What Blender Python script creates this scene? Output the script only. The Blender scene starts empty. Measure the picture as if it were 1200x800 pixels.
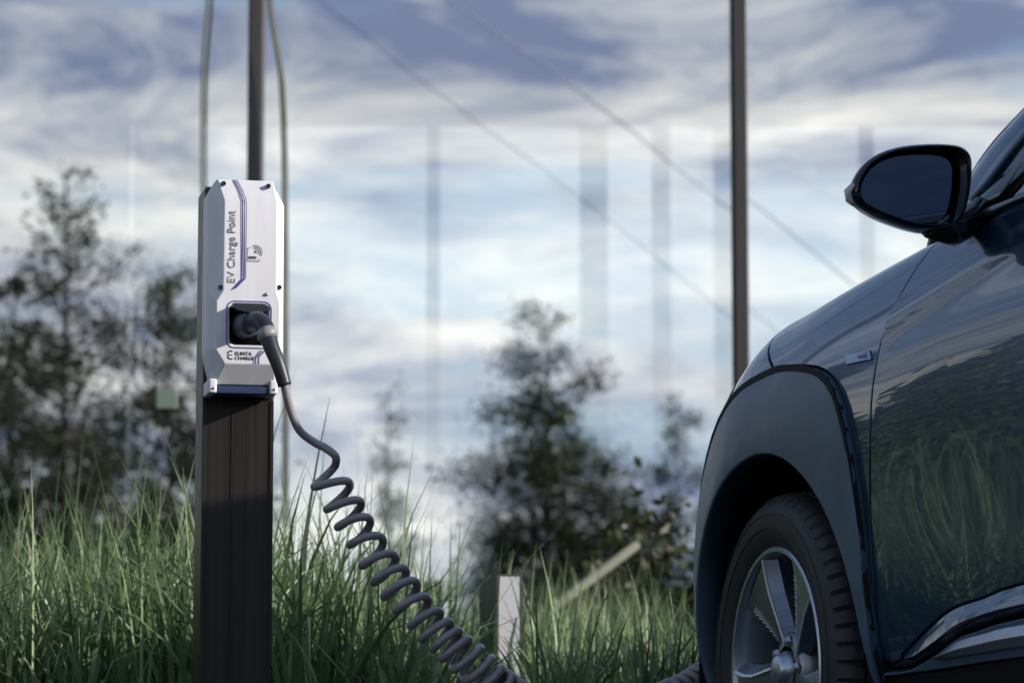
import bpy, bmesh, math, random
import numpy as np
from mathutils import Vector, Matrix, geometry
R = math.radians
sc = bpy.context.scene
COL = sc.collection

# ---------------------------------------------------------------- camera
cam_data = bpy.data.cameras.new("camera"); cam = bpy.data.objects.new("camera", cam_data); COL.objects.link(cam)
cam.location = (0, 0, 0.19)
cam.rotation_euler = (R(90) + math.atan(474 / 3816), 0, 0)
cam_data.sensor_width = 36.0
cam_data.lens = 36.0 * 3816 / 1200
cam_data.clip_start = 0.05; cam_data.clip_end = 2000
cam_data.dof.use_dof = True
cam_data.dof.focus_distance = 5.95
cam_data.dof.aperture_fstop = 6.2
sc.camera = cam

# ---------------------------------------------------------------- light
SUN_AZ, SUN_EL = 75.0, 21.0          # degrees to the right of the line from the post to the camera
sd = Vector((math.sin(R(SUN_AZ)) * math.cos(R(SUN_EL)), -math.cos(R(SUN_AZ)) * math.cos(R(SUN_EL)), math.sin(R(SUN_EL))))
sl = bpy.data.lights.new("sun", 'SUN'); sun = bpy.data.objects.new("sun", sl); COL.objects.link(sun)
sl.energy = 4.2; sl.angle = R(0.6); sl.color = (1.0, 0.93, 0.86)
sun.rotation_euler = (-sd).to_track_quat('-Z', 'Y').to_euler()
sun.location = (10, -5, 12)

world = bpy.data.worlds.new("World"); sc.world = world; world.use_nodes = True
nt = world.node_tree; nt.nodes.clear()
def N(t, kind, **kw):
    n = t.nodes.new(kind)
    for k, v in kw.items():
        if k.startswith('i_'): n.inputs[k[2:].replace('_', ' ')].default_value = v
        else: setattr(n, k, v)
    return n
L = nt.links.new
sky = N(nt, 'ShaderNodeTexSky', sky_type='NISHITA', sun_disc=False, sun_elevation=R(SUN_EL),
        sun_rotation=math.atan2(sd.x, sd.y), altitude=50, air_density=1.0, dust_density=0.6, ozone_density=2.0)
bg1 = N(nt, 'ShaderNodeBackground'); bg1.inputs[1].default_value = 0.13
bg2 = N(nt, 'ShaderNodeBackground'); bg2.inputs[1].default_value = 1.0
tc = N(nt, 'ShaderNodeTexCoord')
sx = N(nt, 'ShaderNodeSeparateXYZ'); L(tc.outputs['Generated'], sx.inputs[0])
mp = N(nt, 'ShaderNodeMapping'); mp.inputs['Scale'].default_value = (1.0, 1.0, 4.2); mp.inputs['Location'].default_value = (3.1, 1.7, 0.35)
L(tc.outputs['Generated'], mp.inputs[0])
n1 = N(nt, 'ShaderNodeTexNoise'); n1.inputs['Scale'].default_value = 5.0; n1.inputs['Detail'].default_value = 10; n1.inputs['Roughness'].default_value = 0.58; n1.inputs['Distortion'].default_value = 0.35
L(mp.outputs[0], n1.inputs['Vector'])
r1 = N(nt, 'ShaderNodeValToRGB'); r1.color_ramp.elements[0].position = 0.27; r1.color_ramp.elements[1].position = 0.47
L(n1.outputs['Fac'], r1.inputs[0])
n2 = N(nt, 'ShaderNodeTexNoise'); n2.inputs['Scale'].default_value = 8.0; n2.inputs['Detail'].default_value = 10; n2.inputs['Roughness'].default_value = 0.6; n2.inputs['Distortion'].default_value = 0.45
mp2 = N(nt, 'ShaderNodeMapping'); mp2.inputs['Scale'].default_value = (1, 1, 4.2); mp2.inputs['Location'].default_value = (7, 2, 5)
L(tc.outputs['Generated'], mp2.inputs[0]); L(mp2.outputs[0], n2.inputs['Vector'])
r2 = N(nt, 'ShaderNodeValToRGB')
r2.color_ramp.elements[0].position = 0.38; r2.color_ramp.elements[0].color = (0.185, 0.23, 0.345, 1)
r2.color_ramp.elements[1].position = 0.66; r2.color_ramp.elements[1].color = (0.96, 0.93, 0.83, 1)
zr = N(nt, 'ShaderNodeValToRGB'); zm = N(nt, 'ShaderNodeMath', operation='MULTIPLY'); zm.inputs[1].default_value = 2.5; L(sx.outputs['Z'], zm.inputs[0]); L(zm.outputs[0], zr.inputs[0])
ze = zr.color_ramp.elements; ze[0].position = 0.0; ze[0].color = (.46,) * 3 + (1,); ze[1].position = 1.0; ze[1].color = (.5,) * 3 + (1,)
for p_, v_ in ((.22, .45), (.31, .51), (.36, .58), (.462, .565), (.505, .43), (.62, .45)): e_ = ze.new(p_); e_.color = (v_,) * 3 + (1,)
za = N(nt, 'ShaderNodeMath', operation='ADD'); L(n2.outputs['Fac'], za.inputs[0]); L(zr.outputs[0], za.inputs[1])
zs_ = N(nt, 'ShaderNodeMath', operation='SUBTRACT'); L(za.outputs[0], zs_.inputs[0]); zs_.inputs[1].default_value = .5
L(zs_.outputs[0], r2.inputs[0]); L(r2.outputs[0], bg2.inputs[0]); L(sky.outputs[0], bg1.inputs[0])
mr = N(nt, 'ShaderNodeMapRange', interpolation_type='SMOOTHSTEP'); L(sx.outputs['Z'], mr.inputs[0])
mr.inputs['From Min'].default_value = 0.20; mr.inputs['From Max'].default_value = 0.42; mr.inputs['To Min'].default_value = 1.0; mr.inputs['To Max'].default_value = 0.12
ml = N(nt, 'ShaderNodeMath', operation='MULTIPLY'); L(r1.outputs[0], ml.inputs[0]); L(mr.outputs[0], ml.inputs[1])
mx = N(nt, 'ShaderNodeMixShader'); L(ml.outputs[0], mx.inputs[0]); L(bg1.outputs[0], mx.inputs[1]); L(bg2.outputs[0], mx.inputs[2])
wo = N(nt, 'ShaderNodeOutputWorld'); L(mx.outputs[0], wo.inputs[0])

vs = sc.view_settings
vs.view_transform = 'Standard'; vs.look = 'None'; vs.exposure = 0.4; vs.gamma = 1.0; vs.use_curve_mapping = False
cy = sc.cycles
cy.max_bounces = 10; cy.glossy_bounces = 6; cy.transparent_max_bounces = 16; cy.transmission_bounces = 6; cy.diffuse_bounces = 3
cy.use_denoising = True; cy.caustics_reflective = False; cy.caustics_refractive = False

# ---------------------------------------------------------------- helpers
def mat(name, col=(.5, .5, .5), rough=.5, metal=0., coat=0., coat_rough=.03, spec=.5, noise=None, bump=None, rough_noise=None):
    m = bpy.data.materials.new(name); m.use_nodes = True
    t = m.node_tree; b = t.nodes['Principled BSDF']
    b.inputs['Base Color'].default_value = (*col, 1); b.inputs['Roughness'].default_value = rough
    b.inputs['Metallic'].default_value = metal; b.inputs['Coat Weight'].default_value = coat
    b.inputs['Coat Roughness'].default_value = coat_rough; b.inputs['Specular IOR Level'].default_value = spec
    co = t.nodes.new('ShaderNodeTexCoord')
    if noise:                                    # (scale, amount[, stretch])
        st = noise[2] if len(noise) > 2 else (1, 1, 1)
        mpn = t.nodes.new('ShaderNodeMapping'); mpn.inputs['Scale'].default_value = st
        t.links.new(co.outputs['Object'], mpn.inputs[0])
        n = t.nodes.new('ShaderNodeTexNoise'); n.inputs['Scale'].default_value = noise[0]; n.inputs['Detail'].default_value = 6
        t.links.new(mpn.outputs[0], n.inputs['Vector'])
        r = t.nodes.new('ShaderNodeValToRGB')
        a = noise[1]
        r.color_ramp.elements[0].position = .3; r.color_ramp.elements[1].position = .7
        r.color_ramp.elements[0].color = (*[max(0, c * (1 - a)) for c in col], 1)
        r.color_ramp.elements[1].color = (*[min(1, c * (1 + a)) for c in col], 1)
        t.links.new(n.outputs['Fac'], r.inputs[0]); t.links.new(r.outputs[0], b.inputs['Base Color'])
    if rough_noise:
        n = t.nodes.new('ShaderNodeTexNoise'); n.inputs['Scale'].default_value = rough_noise[0]; n.inputs['Detail'].default_value = 5
        t.links.new(co.outputs['Object'], n.inputs['Vector'])
        mr = t.nodes.new('ShaderNodeMapRange'); mr.inputs['To Min'].default_value = rough_noise[1]; mr.inputs['To Max'].default_value = rough_noise[2]
        t.links.new(n.outputs['Fac'], mr.inputs[0]); t.links.new(mr.outputs[0], b.inputs['Roughness'])
    if bump:                                     # (scale, strength, distance)
        n = t.nodes.new('ShaderNodeTexNoise'); n.inputs['Scale'].default_value = bump[0]; n.inputs['Detail'].default_value = 4
        t.links.new(co.outputs['Object'], n.inputs['Vector'])
        bu = t.nodes.new('ShaderNodeBump'); bu.inputs['Strength'].default_value = bump[1]; bu.inputs['Distance'].default_value = bump[2]
        t.links.new(n.outputs['Fac'], bu.inputs['Height']); t.links.new(bu.outputs[0], b.inputs['Normal'])
    return m

def tag(o, label=None, cat=None, group=None, kind=None):
    if label: o['label'] = label
    if cat: o['category'] = cat
    if group: o['group'] = group
    if kind: o['kind'] = kind
    return o
def empty(name, loc=(0, 0, 0), rz=0., parent=None):
    o = bpy.data.objects.new(name, None); COL.objects.link(o); o.location = loc; o.rotation_euler = (0, 0, rz)
    o.empty_display_size = .1
    if parent: o.parent = parent
    return o
def link(name, me, m, parent=None):
    o = bpy.data.objects.new(name, me); COL.objects.link(o)
    if m and not me.materials: me.materials.append(m)
    if parent: o.parent = parent
    return o
def mesh(name, v, f, m, parent=None, smooth=False):
    me = bpy.data.meshes.new(name); me.from_pydata([tuple(map(float, p)) for p in v], [], f); me.update()
    if smooth: me.shade_smooth()
    return link(name, me, m, parent)
class MB:
    """collects simple shapes into ONE mesh"""
    def __init__(s): s.v = []; s.f = []
    def add(s, v, f):
        o = len(s.v); s.v += [tuple(p) for p in v]; s.f += [tuple(i + o for i in q) for q in f]; return s
    def box(s, x0, x1, y0, y1, z0, z1, M=None):
        v = [Vector((x, y, z)) for x in (x0, x1) for y in (y0, y1) for z in (z0, z1)]
        if M: v = [M @ p for p in v]
        return s.add(v, [(0, 1, 3, 2), (4, 6, 7, 5), (0, 4, 5, 1), (2, 3, 7, 6), (0, 2, 6, 4), (1, 5, 7, 3)])
    def tube(s, pts, rad, n=8, cap=True, closed=False):
        pts = [Vector(p) for p in pts]; k = len(pts)
        rr = rad if hasattr(rad, '__len__') else [rad] * k
        T = []
        for i in range(k):
            a = pts[max(i - 1, 0)]; b = pts[min(i + 1, k - 1)]; T.append((b - a).normalized())
        up = Vector((0, 0, 1)) if abs(T[0].z) < .9 else Vector((1, 0, 0))
        nn = (up - T[0] * up.dot(T[0])).normalized(); v = []
        for i in range(k):
            nn = (nn - T[i] * nn.dot(T[i])).normalized(); bb = T[i].cross(nn)
            for j in range(n):
                a = 2 * math.pi * j / n; v.append(pts[i] + (nn * math.cos(a) + bb * math.sin(a)) * rr[i])
        f = [(i * n + j, i * n + (j + 1) % n, (i + 1) * n + (j + 1) % n, (i + 1) * n + j) for i in range(k - 1) for j in range(n)]
        if cap: f += [tuple(reversed(range(n))), tuple((k - 1) * n + j for j in range(n))]
        return s.add(v, f)
    def lathe(s, prof, n=48, axis='y', c=(0, 0, 0)):
        # prof: (r, h) along axis
        v = []
        for r, h in prof:
            for j in range(n):
                a = 2 * math.pi * j / n
                if axis == 'y': v.append((c[0] + r * math.cos(a), c[1] + h, c[2] + r * math.sin(a)))
                elif axis == 'x': v.append((c[0] + h, c[1] + r * math.cos(a), c[2] + r * math.sin(a)))
                else: v.append((c[0] + r * math.cos(a), c[1] + r * math.sin(a), c[2] + h))
        f = [(i * n + j, (i + 1) * n + j, (i + 1) * n + (j + 1) % n, i * n + (j + 1) % n) for i in range(len(prof) - 1) for j in range(n)]
        return s.add(v, f)
    def build(s, name, m, parent=None, smooth=False, bevel=0., seg=2, angle=35):
        me = bpy.data.meshes.new(name); me.from_pydata([tuple(p) for p in s.v], [], s.f); me.update()
        bm = bmesh.new(); bm.from_mesh(me); bmesh.ops.recalc_face_normals(bm, faces=bm.faces); bm.to_mesh(me); bm.free()
        if smooth: me.shade_smooth()
        o = link(name, me, m, parent)
        if bevel:
            b = o.modifiers.new('bevel', 'BEVEL'); b.width = bevel; b.segments = seg; b.limit_method = 'ANGLE'; b.angle_limit = R(angle)
            me.shade_smooth(); w = o.modifiers.new('wn', 'WEIGHTED_NORMAL'); w.keep_sharp = True
        return o
def spline(pts, n=8):
    pts = [np.array(p, float) for p in pts]; out = []
    for i in range(len(pts) - 1):
        p0 = pts[max(i - 1, 0)]; p1 = pts[i]; p2 = pts[i + 1]; p3 = pts[min(i + 2, len(pts) - 1)]
        for k in range(n):
            t = k / n
            out.append(.5 * ((2 * p1) + (-p0 + p2) * t + (2 * p0 - 5 * p1 + 4 * p2 - p3) * t * t + (-p0 + 3 * p1 - 3 * p2 + p3) * t ** 3))
    out.append(pts[-1]); return out
def text_mesh(name, body, size, M, m, parent, offset=0., extrude=.0003, align='LEFT', spacing=1.0):
    cu = bpy.data.curves.new(name, 'FONT'); cu.body = body; cu.size = size; cu.offset = offset; cu.extrude = extrude
    cu.align_x = align; cu.space_character = spacing; cu.resolution_u = 4
    to = bpy.data.objects.new(name, cu); COL.objects.link(to)
    dg = bpy.context.evaluated_depsgraph_get(); me = bpy.data.meshes.new_from_object(to.evaluated_get(dg))
    bpy.data.objects.remove(to); me.transform(M); me.materials.clear()
    return link(name, me, m, parent)

# ---------------------------------------------------------------- materials
M = {}
M['asphalt'] = mat('asphalt', (.055, .055, .058), .85, noise=(30, .35), bump=(180, .5, .004))
M['soil'] = mat('soil', (.05, .055, .03), .95, noise=(9, .5), bump=(40, .6, .02))
M['concrete'] = mat('concrete', (.36, .35, .33), .8, noise=(14, .2), bump=(90, .3, .002))
M['frame_metal'] = mat('frame_metal', (.085, .075, .07), .45, metal=.3, noise=(3, .15, (8, 8, .3)))
M['gasket'] = mat('gasket', (.01, .01, .012), .6)
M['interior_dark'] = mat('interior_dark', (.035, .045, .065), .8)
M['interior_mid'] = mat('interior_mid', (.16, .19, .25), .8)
M['interior_floor'] = mat('interior_floor', (.12, .12, .13), .5)
M['brace_white'] = mat('brace_white', (.88, .88, .86), .5)
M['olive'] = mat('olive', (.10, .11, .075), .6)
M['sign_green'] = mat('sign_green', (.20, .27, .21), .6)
M['pale_bar'] = mat('pale_bar', (.15, .155, .115), .8, noise=(5, .25, (1, 1, 1)))

def glass_mat(name, refl, tint=(.92, .95, 1.0), trans=(.8, .86, .9), wob=0.0):
    m = bpy.data.materials.new(name); m.use_nodes = True; t = m.node_tree; t.nodes.clear()
    g = N(t, 'ShaderNodeBsdfGlossy'); g.inputs['Color'].default_value = (*tint, 1); g.inputs['Roughness'].default_value = 0.0
    tr = N(t, 'ShaderNodeBsdfTransparent'); tr.inputs['Color'].default_value = (*trans, 1)
    mxx = N(t, 'ShaderNodeMixShader'); mxx.inputs[0].default_value = refl
    t.links.new(tr.outputs[0], mxx.inputs[1]); t.links.new(g.outputs[0], mxx.inputs[2])
    if wob:
        co = N(t, 'ShaderNodeTexCoord'); mpn = N(t, 'ShaderNodeMapping'); mpn.inputs['Scale'].default_value = (1.6, 1, .35)
        n = N(t, 'ShaderNodeTexNoise'); n.inputs['Scale'].default_value = 1.1; n.inputs['Detail'].default_value = 1.5
        bu = N(t, 'ShaderNodeBump'); bu.inputs['Strength'].default_value = 1.0; bu.inputs['Distance'].default_value = wob
        t.links.new(co.outputs['Object'], mpn.inputs[0]); t.links.new(mpn.outputs[0], n.inputs['Vector'])
        t.links.new(n.outputs['Fac'], bu.inputs['Height']); t.links.new(bu.outputs[0], g.inputs['Normal'])
    o = N(t, 'ShaderNodeOutputMaterial'); t.links.new(mxx.outputs[0], o.inputs[0]); return m
M['facade_glass'] = glass_mat('facade_glass', .80, wob=.0006)
M['rear_glass'] = glass_mat('rear_glass', .08, trans=(.93, .96, .97))

# ================================================================ SETTING
def sheet(name, x0, x1, y0, y1, z, m):
    o = mesh(name, [(x0, y0, z), (x1, y0, z), (x1, y1, z), (x0, y1, z)], [(0, 1, 2, 3)], m); tag(o, kind='structure'); return o
sheet('ground', -400, 400, -400, 400, -0.008, M['soil'])
sheet('parking_lot', -30, 30, -22, 6.62, 0.0, M['asphalt'])
white_paint = mat('road_paint', (.7, .7, .68), .7, noise=(40, .2))
kerb = MB(); x = -12.
while x < 12:
    kerb.box(x, x + .992, 6.62, 6.74, -.05, .11); x += 1.0
tag(kerb.build('kerb', M['concrete'], bevel=.008), kind='structure')
for i in range(-2, 3):
    pm = mesh('parking_line', [(-.5 + i * 2.6, 1.2, .004), (-.4 + i * 2.6, 1.2, .004), (-.4 + i * 2.6, 6.3, .004), (-.5 + i * 2.6, 6.3, .004)], [(0, 1, 2, 3)], white_paint)
    tag(pm, kind='structure')
lawn_m = mat('lawn_soil', (.055, .075, .03), .95, noise=(7, .5), bump=(50, .6, .02))
sheet('verge', -30, 30, 6.74, 12.6, 0.06, lawn_m)
grav = sheet('gravel_strip', -30, 30, 12.6, 13.34, 0.07, mat('gravel', (.25, .24, .22), .9, noise=(60, .5), bump=(90, .8, .02)))

# ---- glass building
GY = 13.4; X0 = -1.072; DX = 2.02
b = empty('glass_building', (0, GY, 0))
tag(b, 'modern building with a tall mirror glass front reflecting clouds and trees', 'building')
NP0, NP1 = -2, 3            # mullions at X0 + i*DX
for i in range(NP0, NP1 + 1):
    x = X0 + i * DX
    mb = MB().box(x - .023, x + .032, -.055, .03, .25, 6.6)
    mu = mb.build('mullion', M['frame_metal'], b, bevel=.003)
    g = MB().box(x - .032, x - .0235, -.03, .02, .25, 6.6); g.build('gasket', M['gasket'], mu)
    if i < NP1:
        # pane: very slightly pillowed sheet of real glass
        nx, nz = 24, 40; v = []; f = []
        for a in range(nx + 1):
            for c in range(nz + 1):
                s_, t_ = a / nx, c / nz
                bul = .0012 * (1 - (2 * s_ - 1) ** 4) * (1 - (2 * t_ - 1) ** 6)
                v.append((x + .033 + s_ * (DX - .066), -bul + .002, .25 + t_ * 6.35))
        for a in range(nx):
            for c in range(nz):
                q = a * (nz + 1) + c; f.append((q, q + nz + 1, q + nz + 2, q + 1))
        mesh('glass_pane', v, f, M['facade_glass'], b, smooth=True)
xl, xr = X0 + NP0 * DX, X0 + NP1 * DX
MB().box(xl - .3, xr + .3, -.08, .3, .0, .248).build('plinth', M['concrete'], b, bevel=.005)
MB().box(xl - .3, xr + .3, -.08, 9.2, 6.602, 7.2).build('roof', M['interior_dark'], b, bevel=.02)
MB().box(xl - .3, xr + .3, .3, 9.0, .1, .24).build('floor_slab', M['interior_floor'], b)
MB().box(xl - .3, xl - .06, .0, 9.0, .25, 6.6).build('wall', M['concrete'], b)
MB().box(xr + .06, xr + .3, .0, 9.0, .25, 6.6).build('wall', M['concrete'], b)
MB().box(xl, xr, 7.6, 7.9, 4.275, 6.6).build('header_wall', M['interior_dark'], b)
MB().box(xl, xr, 7.6, 7.9, .242, .95).build('sill_wall', M['interior_dark'], b)
MB().box(xl, -2.50, 7.60, 7.66, .952, 4.273).build('sky_block_wall', M['interior_mid'], b)  # added wall, blocks the sky behind the left bay so reflections stay dark
for (a, c) in [(-2.478, -2.041), (-.559, -.475), (.447, .626), (.923, 1.035), (1.33, 1.465), (2.293, 2.37), (3.3, 3.5), (4.3, 4.45), (-3.9, -3.7), (-4.8, -4.6)]:
    MB().box(a, c, 7.62, 7.84, .952, 4.273).build('column', M['interior_mid'], b)
MB().tube(spline([(-1.245, -.09, 3.744), (-1.263, -.09, 3.426), (-1.271, -.09, 3.244), (-1.284, -.09, 3.062), (-1.289, -.09, 2.881), (-1.285, -.09, 2.522), (-1.276, -.09, 2.128), (-1.274, -.09, 0.238)]), .0065, 8).build('pole_reflection', M['olive'], b, smooth=True)  # olive tubes added to draw lamp-post reflections bent by the panes
MB().tube(spline([(-1.073, -.09, 3.648), (-1.035, -.09, 3.426), (-1.012, -.09, 3.244), (-0.981, -.09, 3.062), (-0.963, -.09, 2.917), (-0.948, -.09, 2.557), (-0.939, -.09, 1.844), (-0.933, -.09, 1.140), (-0.932, -.09, 1.130)]), .0075, 8).build('pole_reflection', M['olive'], b, smooth=True)  # second bent reflection, also built as a tube
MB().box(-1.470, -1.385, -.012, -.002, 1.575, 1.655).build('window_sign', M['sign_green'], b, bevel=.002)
# an added pale stake leaning in the verge for a blurred diagonal at the glass
st = MB().tube([(-.12, 11.9, .47), (.125, 12.0, .676), (.471, 12.3, .944)], [.021, .02, .018], 10)
st.tube([(-.75, 11.8, .0), (-.12, 11.9, .47)], .021, 10)
tag(st.build('slanted_bar', M['pale_bar'], smooth=True), 'added pale stake leaning at a slant in the grass before the glass wall', 'bar')

# added unseen mast; its mirrored stays stand in for slanting braces indoors
ms = empty('added_mast', (-8.0, -10.0, 0))
tag(ms, 'added tall mast whose mirrored stays stand in for slanting braces behind the upper glass', 'mast')
MB().tube([(0, 0, 0), (0, 0, 14.6)], [.10, .06], 14).build('pole', M['frame_metal'], ms, smooth=True)
MB().tube([(.03, 0, 13.97), (19.4, 0, .0)], .0125, 10).build('brace_stand_in', M['brace_white'], ms, smooth=True)
MB().tube([(.03, 0, 12.91), (17.45, 0, .0)], .005, 10).build('brace_stand_in', M['frame_metal'], ms, smooth=True)
# ================================================================ PLANTS
def leaf_mat(name, c0, c1, c2, trans=.35, rough=.45):
    m = bpy.data.materials.new(name); m.use_nodes = True; t = m.node_tree; b_ = t.nodes['Principled BSDF']
    g = N(t, 'ShaderNodeNewGeometry'); r = N(t, 'ShaderNodeValToRGB')
    r.color_ramp.elements[0].color = (*c0, 1); r.color_ramp.elements[1].color = (*c2, 1); r.color_ramp.elements[1].position = 1
    e_ = r.color_ramp.elements.new(.6); e_.color = (*c1, 1)
    t.links.new(g.outputs['Random Per Island'], r.inputs[0]); t.links.new(r.outputs[0], b_.inputs['Base Color'])
    b_.inputs['Roughness'].default_value = rough
    tl = N(t, 'ShaderNodeBsdfTranslucent'); t.links.new(r.outputs[0], tl.inputs[0])
    mxx = N(t, 'ShaderNodeMixShader'); mxx.inputs[0].default_value = trans
    t.links.new(b_.outputs[0], mxx.inputs[1]); t.links.new(tl.outputs[0], mxx.inputs[2])
    t.links.new(mxx.outputs[0], t.nodes['Material Output'].inputs[0]); return m
M['grass'] = leaf_mat('grass_blades', (.080, .135, .055), (.18, .27, .115), (.38, .47, .25), .38)
M['straw'] = leaf_mat('grass_straw', (.24, .30, .14), (.34, .38, .19), (.46, .46, .27), .2)
M['leaf_dark'] = leaf_mat('leaf_dark', (.028, .036, .012), (.048, .062, .020), (.085, .100, .032), .3)
M['leaf_light'] = leaf_mat('leaf_light', (.10, .13, .045), (.15, .19, .07), (.22, .26, .10), .45)
M['bark'] = mat('bark', (.09, .075, .06), .9, noise=(12, .4), bump=(40, .5, .01))

rng = np.random.default_rng(7)
def car_clear(x, y):
    # inside the car's footprint?
    dx, dy = x - CO[0], y - CO[1]; u = dx * CH[0] + dy * CH[1]; w = dx * CL[0] + dy * CL[1]
    return (u < .93) & (abs(w) < .97) & (u > -4)
TH = R(21); CO = (1.31516, 6.3482); CH = (-math.sin(TH), math.cos(TH)); CL = (-math.cos(TH), -math.sin(TH))
def grass(name, n, xr, yr, hfun, wid, m, lean=.35, seg=6, droop=.5, z0=.05, head=False):
    x = rng.uniform(*xr, n); y = rng.uniform(*yr, n)
    keep = ~car_clear(x, y) & ~((x > -.15) & (x < .05) & (y < 7.8)) & ~((abs(x + .5) < .1) & (y < 6.2)); x = x[keep]; y = y[keep]; n = len(x)
    # tufting
    h_ = hfun(x, y) * rng.uniform(.72, 1.06, n)
    az = rng.uniform(0, 2 * math.pi, n); ln = np.abs(rng.normal(0, lean, n)); dr = rng.uniform(0, droop, n) ** 1.5
    fa = az + rng.normal(0, .6, n) + math.pi / 2      # facing of the ribbon
    w = wid * rng.uniform(.6, 1.25, n)
    V = np.zeros((n, (seg + 1) * 2, 3)); tw = rng.normal(0, .5, n)
    px = x.copy(); py = y.copy(); pz = np.full(n, z0); ang = ln.copy() * .3
    dl = h_ / seg * 1.08
    for k in range(seg + 1):
        t = k / seg
        ww = w * (np.minimum(1, (.55 + 1.2 * t)) * (1 - t ** 2.2) + .04)
        f = fa + tw * t
        ox = np.cos(f) * ww / 2; oy = np.sin(f) * ww / 2
        V[:, 2 * k] = np.stack([px - ox, py - oy, pz], 1); V[:, 2 * k + 1] = np.stack([px + ox, py + oy, pz], 1)
        a = ang + (ln * 1.0 * t + dr * 2.6 * t ** 3.0)
        px = px + np.sin(a) * np.cos(az) * dl; py = py + np.sin(a) * np.sin(az) * dl; pz = pz + np.cos(a) * dl
    me = bpy.data.meshes.new(name); nv = (seg + 1) * 2
    me.vertices.add(n * nv); me.vertices.foreach_set('co', V.ravel())
    base = (np.arange(n) * nv)[:, None, None]; q = np.array([[2 * k, 2 * k + 1, 2 * k + 3, 2 * k + 2] for k in range(seg)])[None]
    F = (base + q).reshape(-1, 4)
    me.loops.add(F.size); me.loops.foreach_set('vertex_index', F.ravel().astype(np.int32))
    me.polygons.add(len(F)); me.polygons.foreach_set('loop_start', (np.arange(len(F)) * 4).astype(np.int32)); 
    me.update(calc_edges=True); me.shade_smooth()
    o = link(name, me, m); return o
def hmain(x, y):
    # taller tussocks left of and just right of the post, lower towards the car
    base = np.interp(x, [-3.5, -1.2, -.75, -.45, -.2, .0, .25, 3], [.60, .63, .63, .62, .53, .46, .45, .46])
    return base * (1 + .16 * np.sin(x * 7.3 + y * 3.1) * np.sin(y * 5.2 + 1.3 + x * 2.))
g1 = grass('tall_grass', 15000, (-3.0, 2.9), (6.82, 9.3), hmain, .0115, M['grass'], lean=.34, droop=.95)
tag(g1, 'dense tall green grass growing along the verge behind the post', 'grass', kind='stuff')
g6 = grass('broad_grass_blade', 2600, (-2.6, 2.0), (6.80, 7.5), lambda x, y: hmain(x, y) * .98, .016, M['grass'], lean=.5, droop=1.25, seg=8)
tag(g6, 'broad arching green blades at the front edge of the verge', 'grass', kind='stuff')
g2 = grass('long_grass_blade', 900, (-2.6, 1.8), (6.8, 8.4), lambda x, y: hmain(x, y) * 1.22, .0115, M['grass'], lean=.22, droop=.55)
tag(g2, 'long single green blades rising above the mass of the grass', 'grass', kind='stuff')
g3 = grass('dry_grass_stem', 800, (-2.8, 2.2), (6.8, 8.8), lambda x, y: hmain(x, y) * 1.08, .006, M['straw'], lean=.28, droop=.5)
tag(g3, 'pale yellowish stems scattered through the green grass', 'grass', kind='stuff')
g4 = grass('mown_grass', 26000, (-5.5, 5.5), (8.6, 12.6), lambda x, y: .13 + 0 * x, .007, M['grass'], lean=.5, droop=.5, seg=3)
g5 = grass('rough_grass', 5000, (-2.6, 2.6), (11.0, 12.5), lambda x, y: .62 + .12 * np.sin(x * 5), .012, M['grass'], lean=.35, droop=.7)
tag(g5, 'tall rough grass growing at the foot of the glass wall', 'grass', kind='stuff')
tag(g4, 'short green grass between the tall grass and the glass wall', 'grass', kind='stuff')

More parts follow.
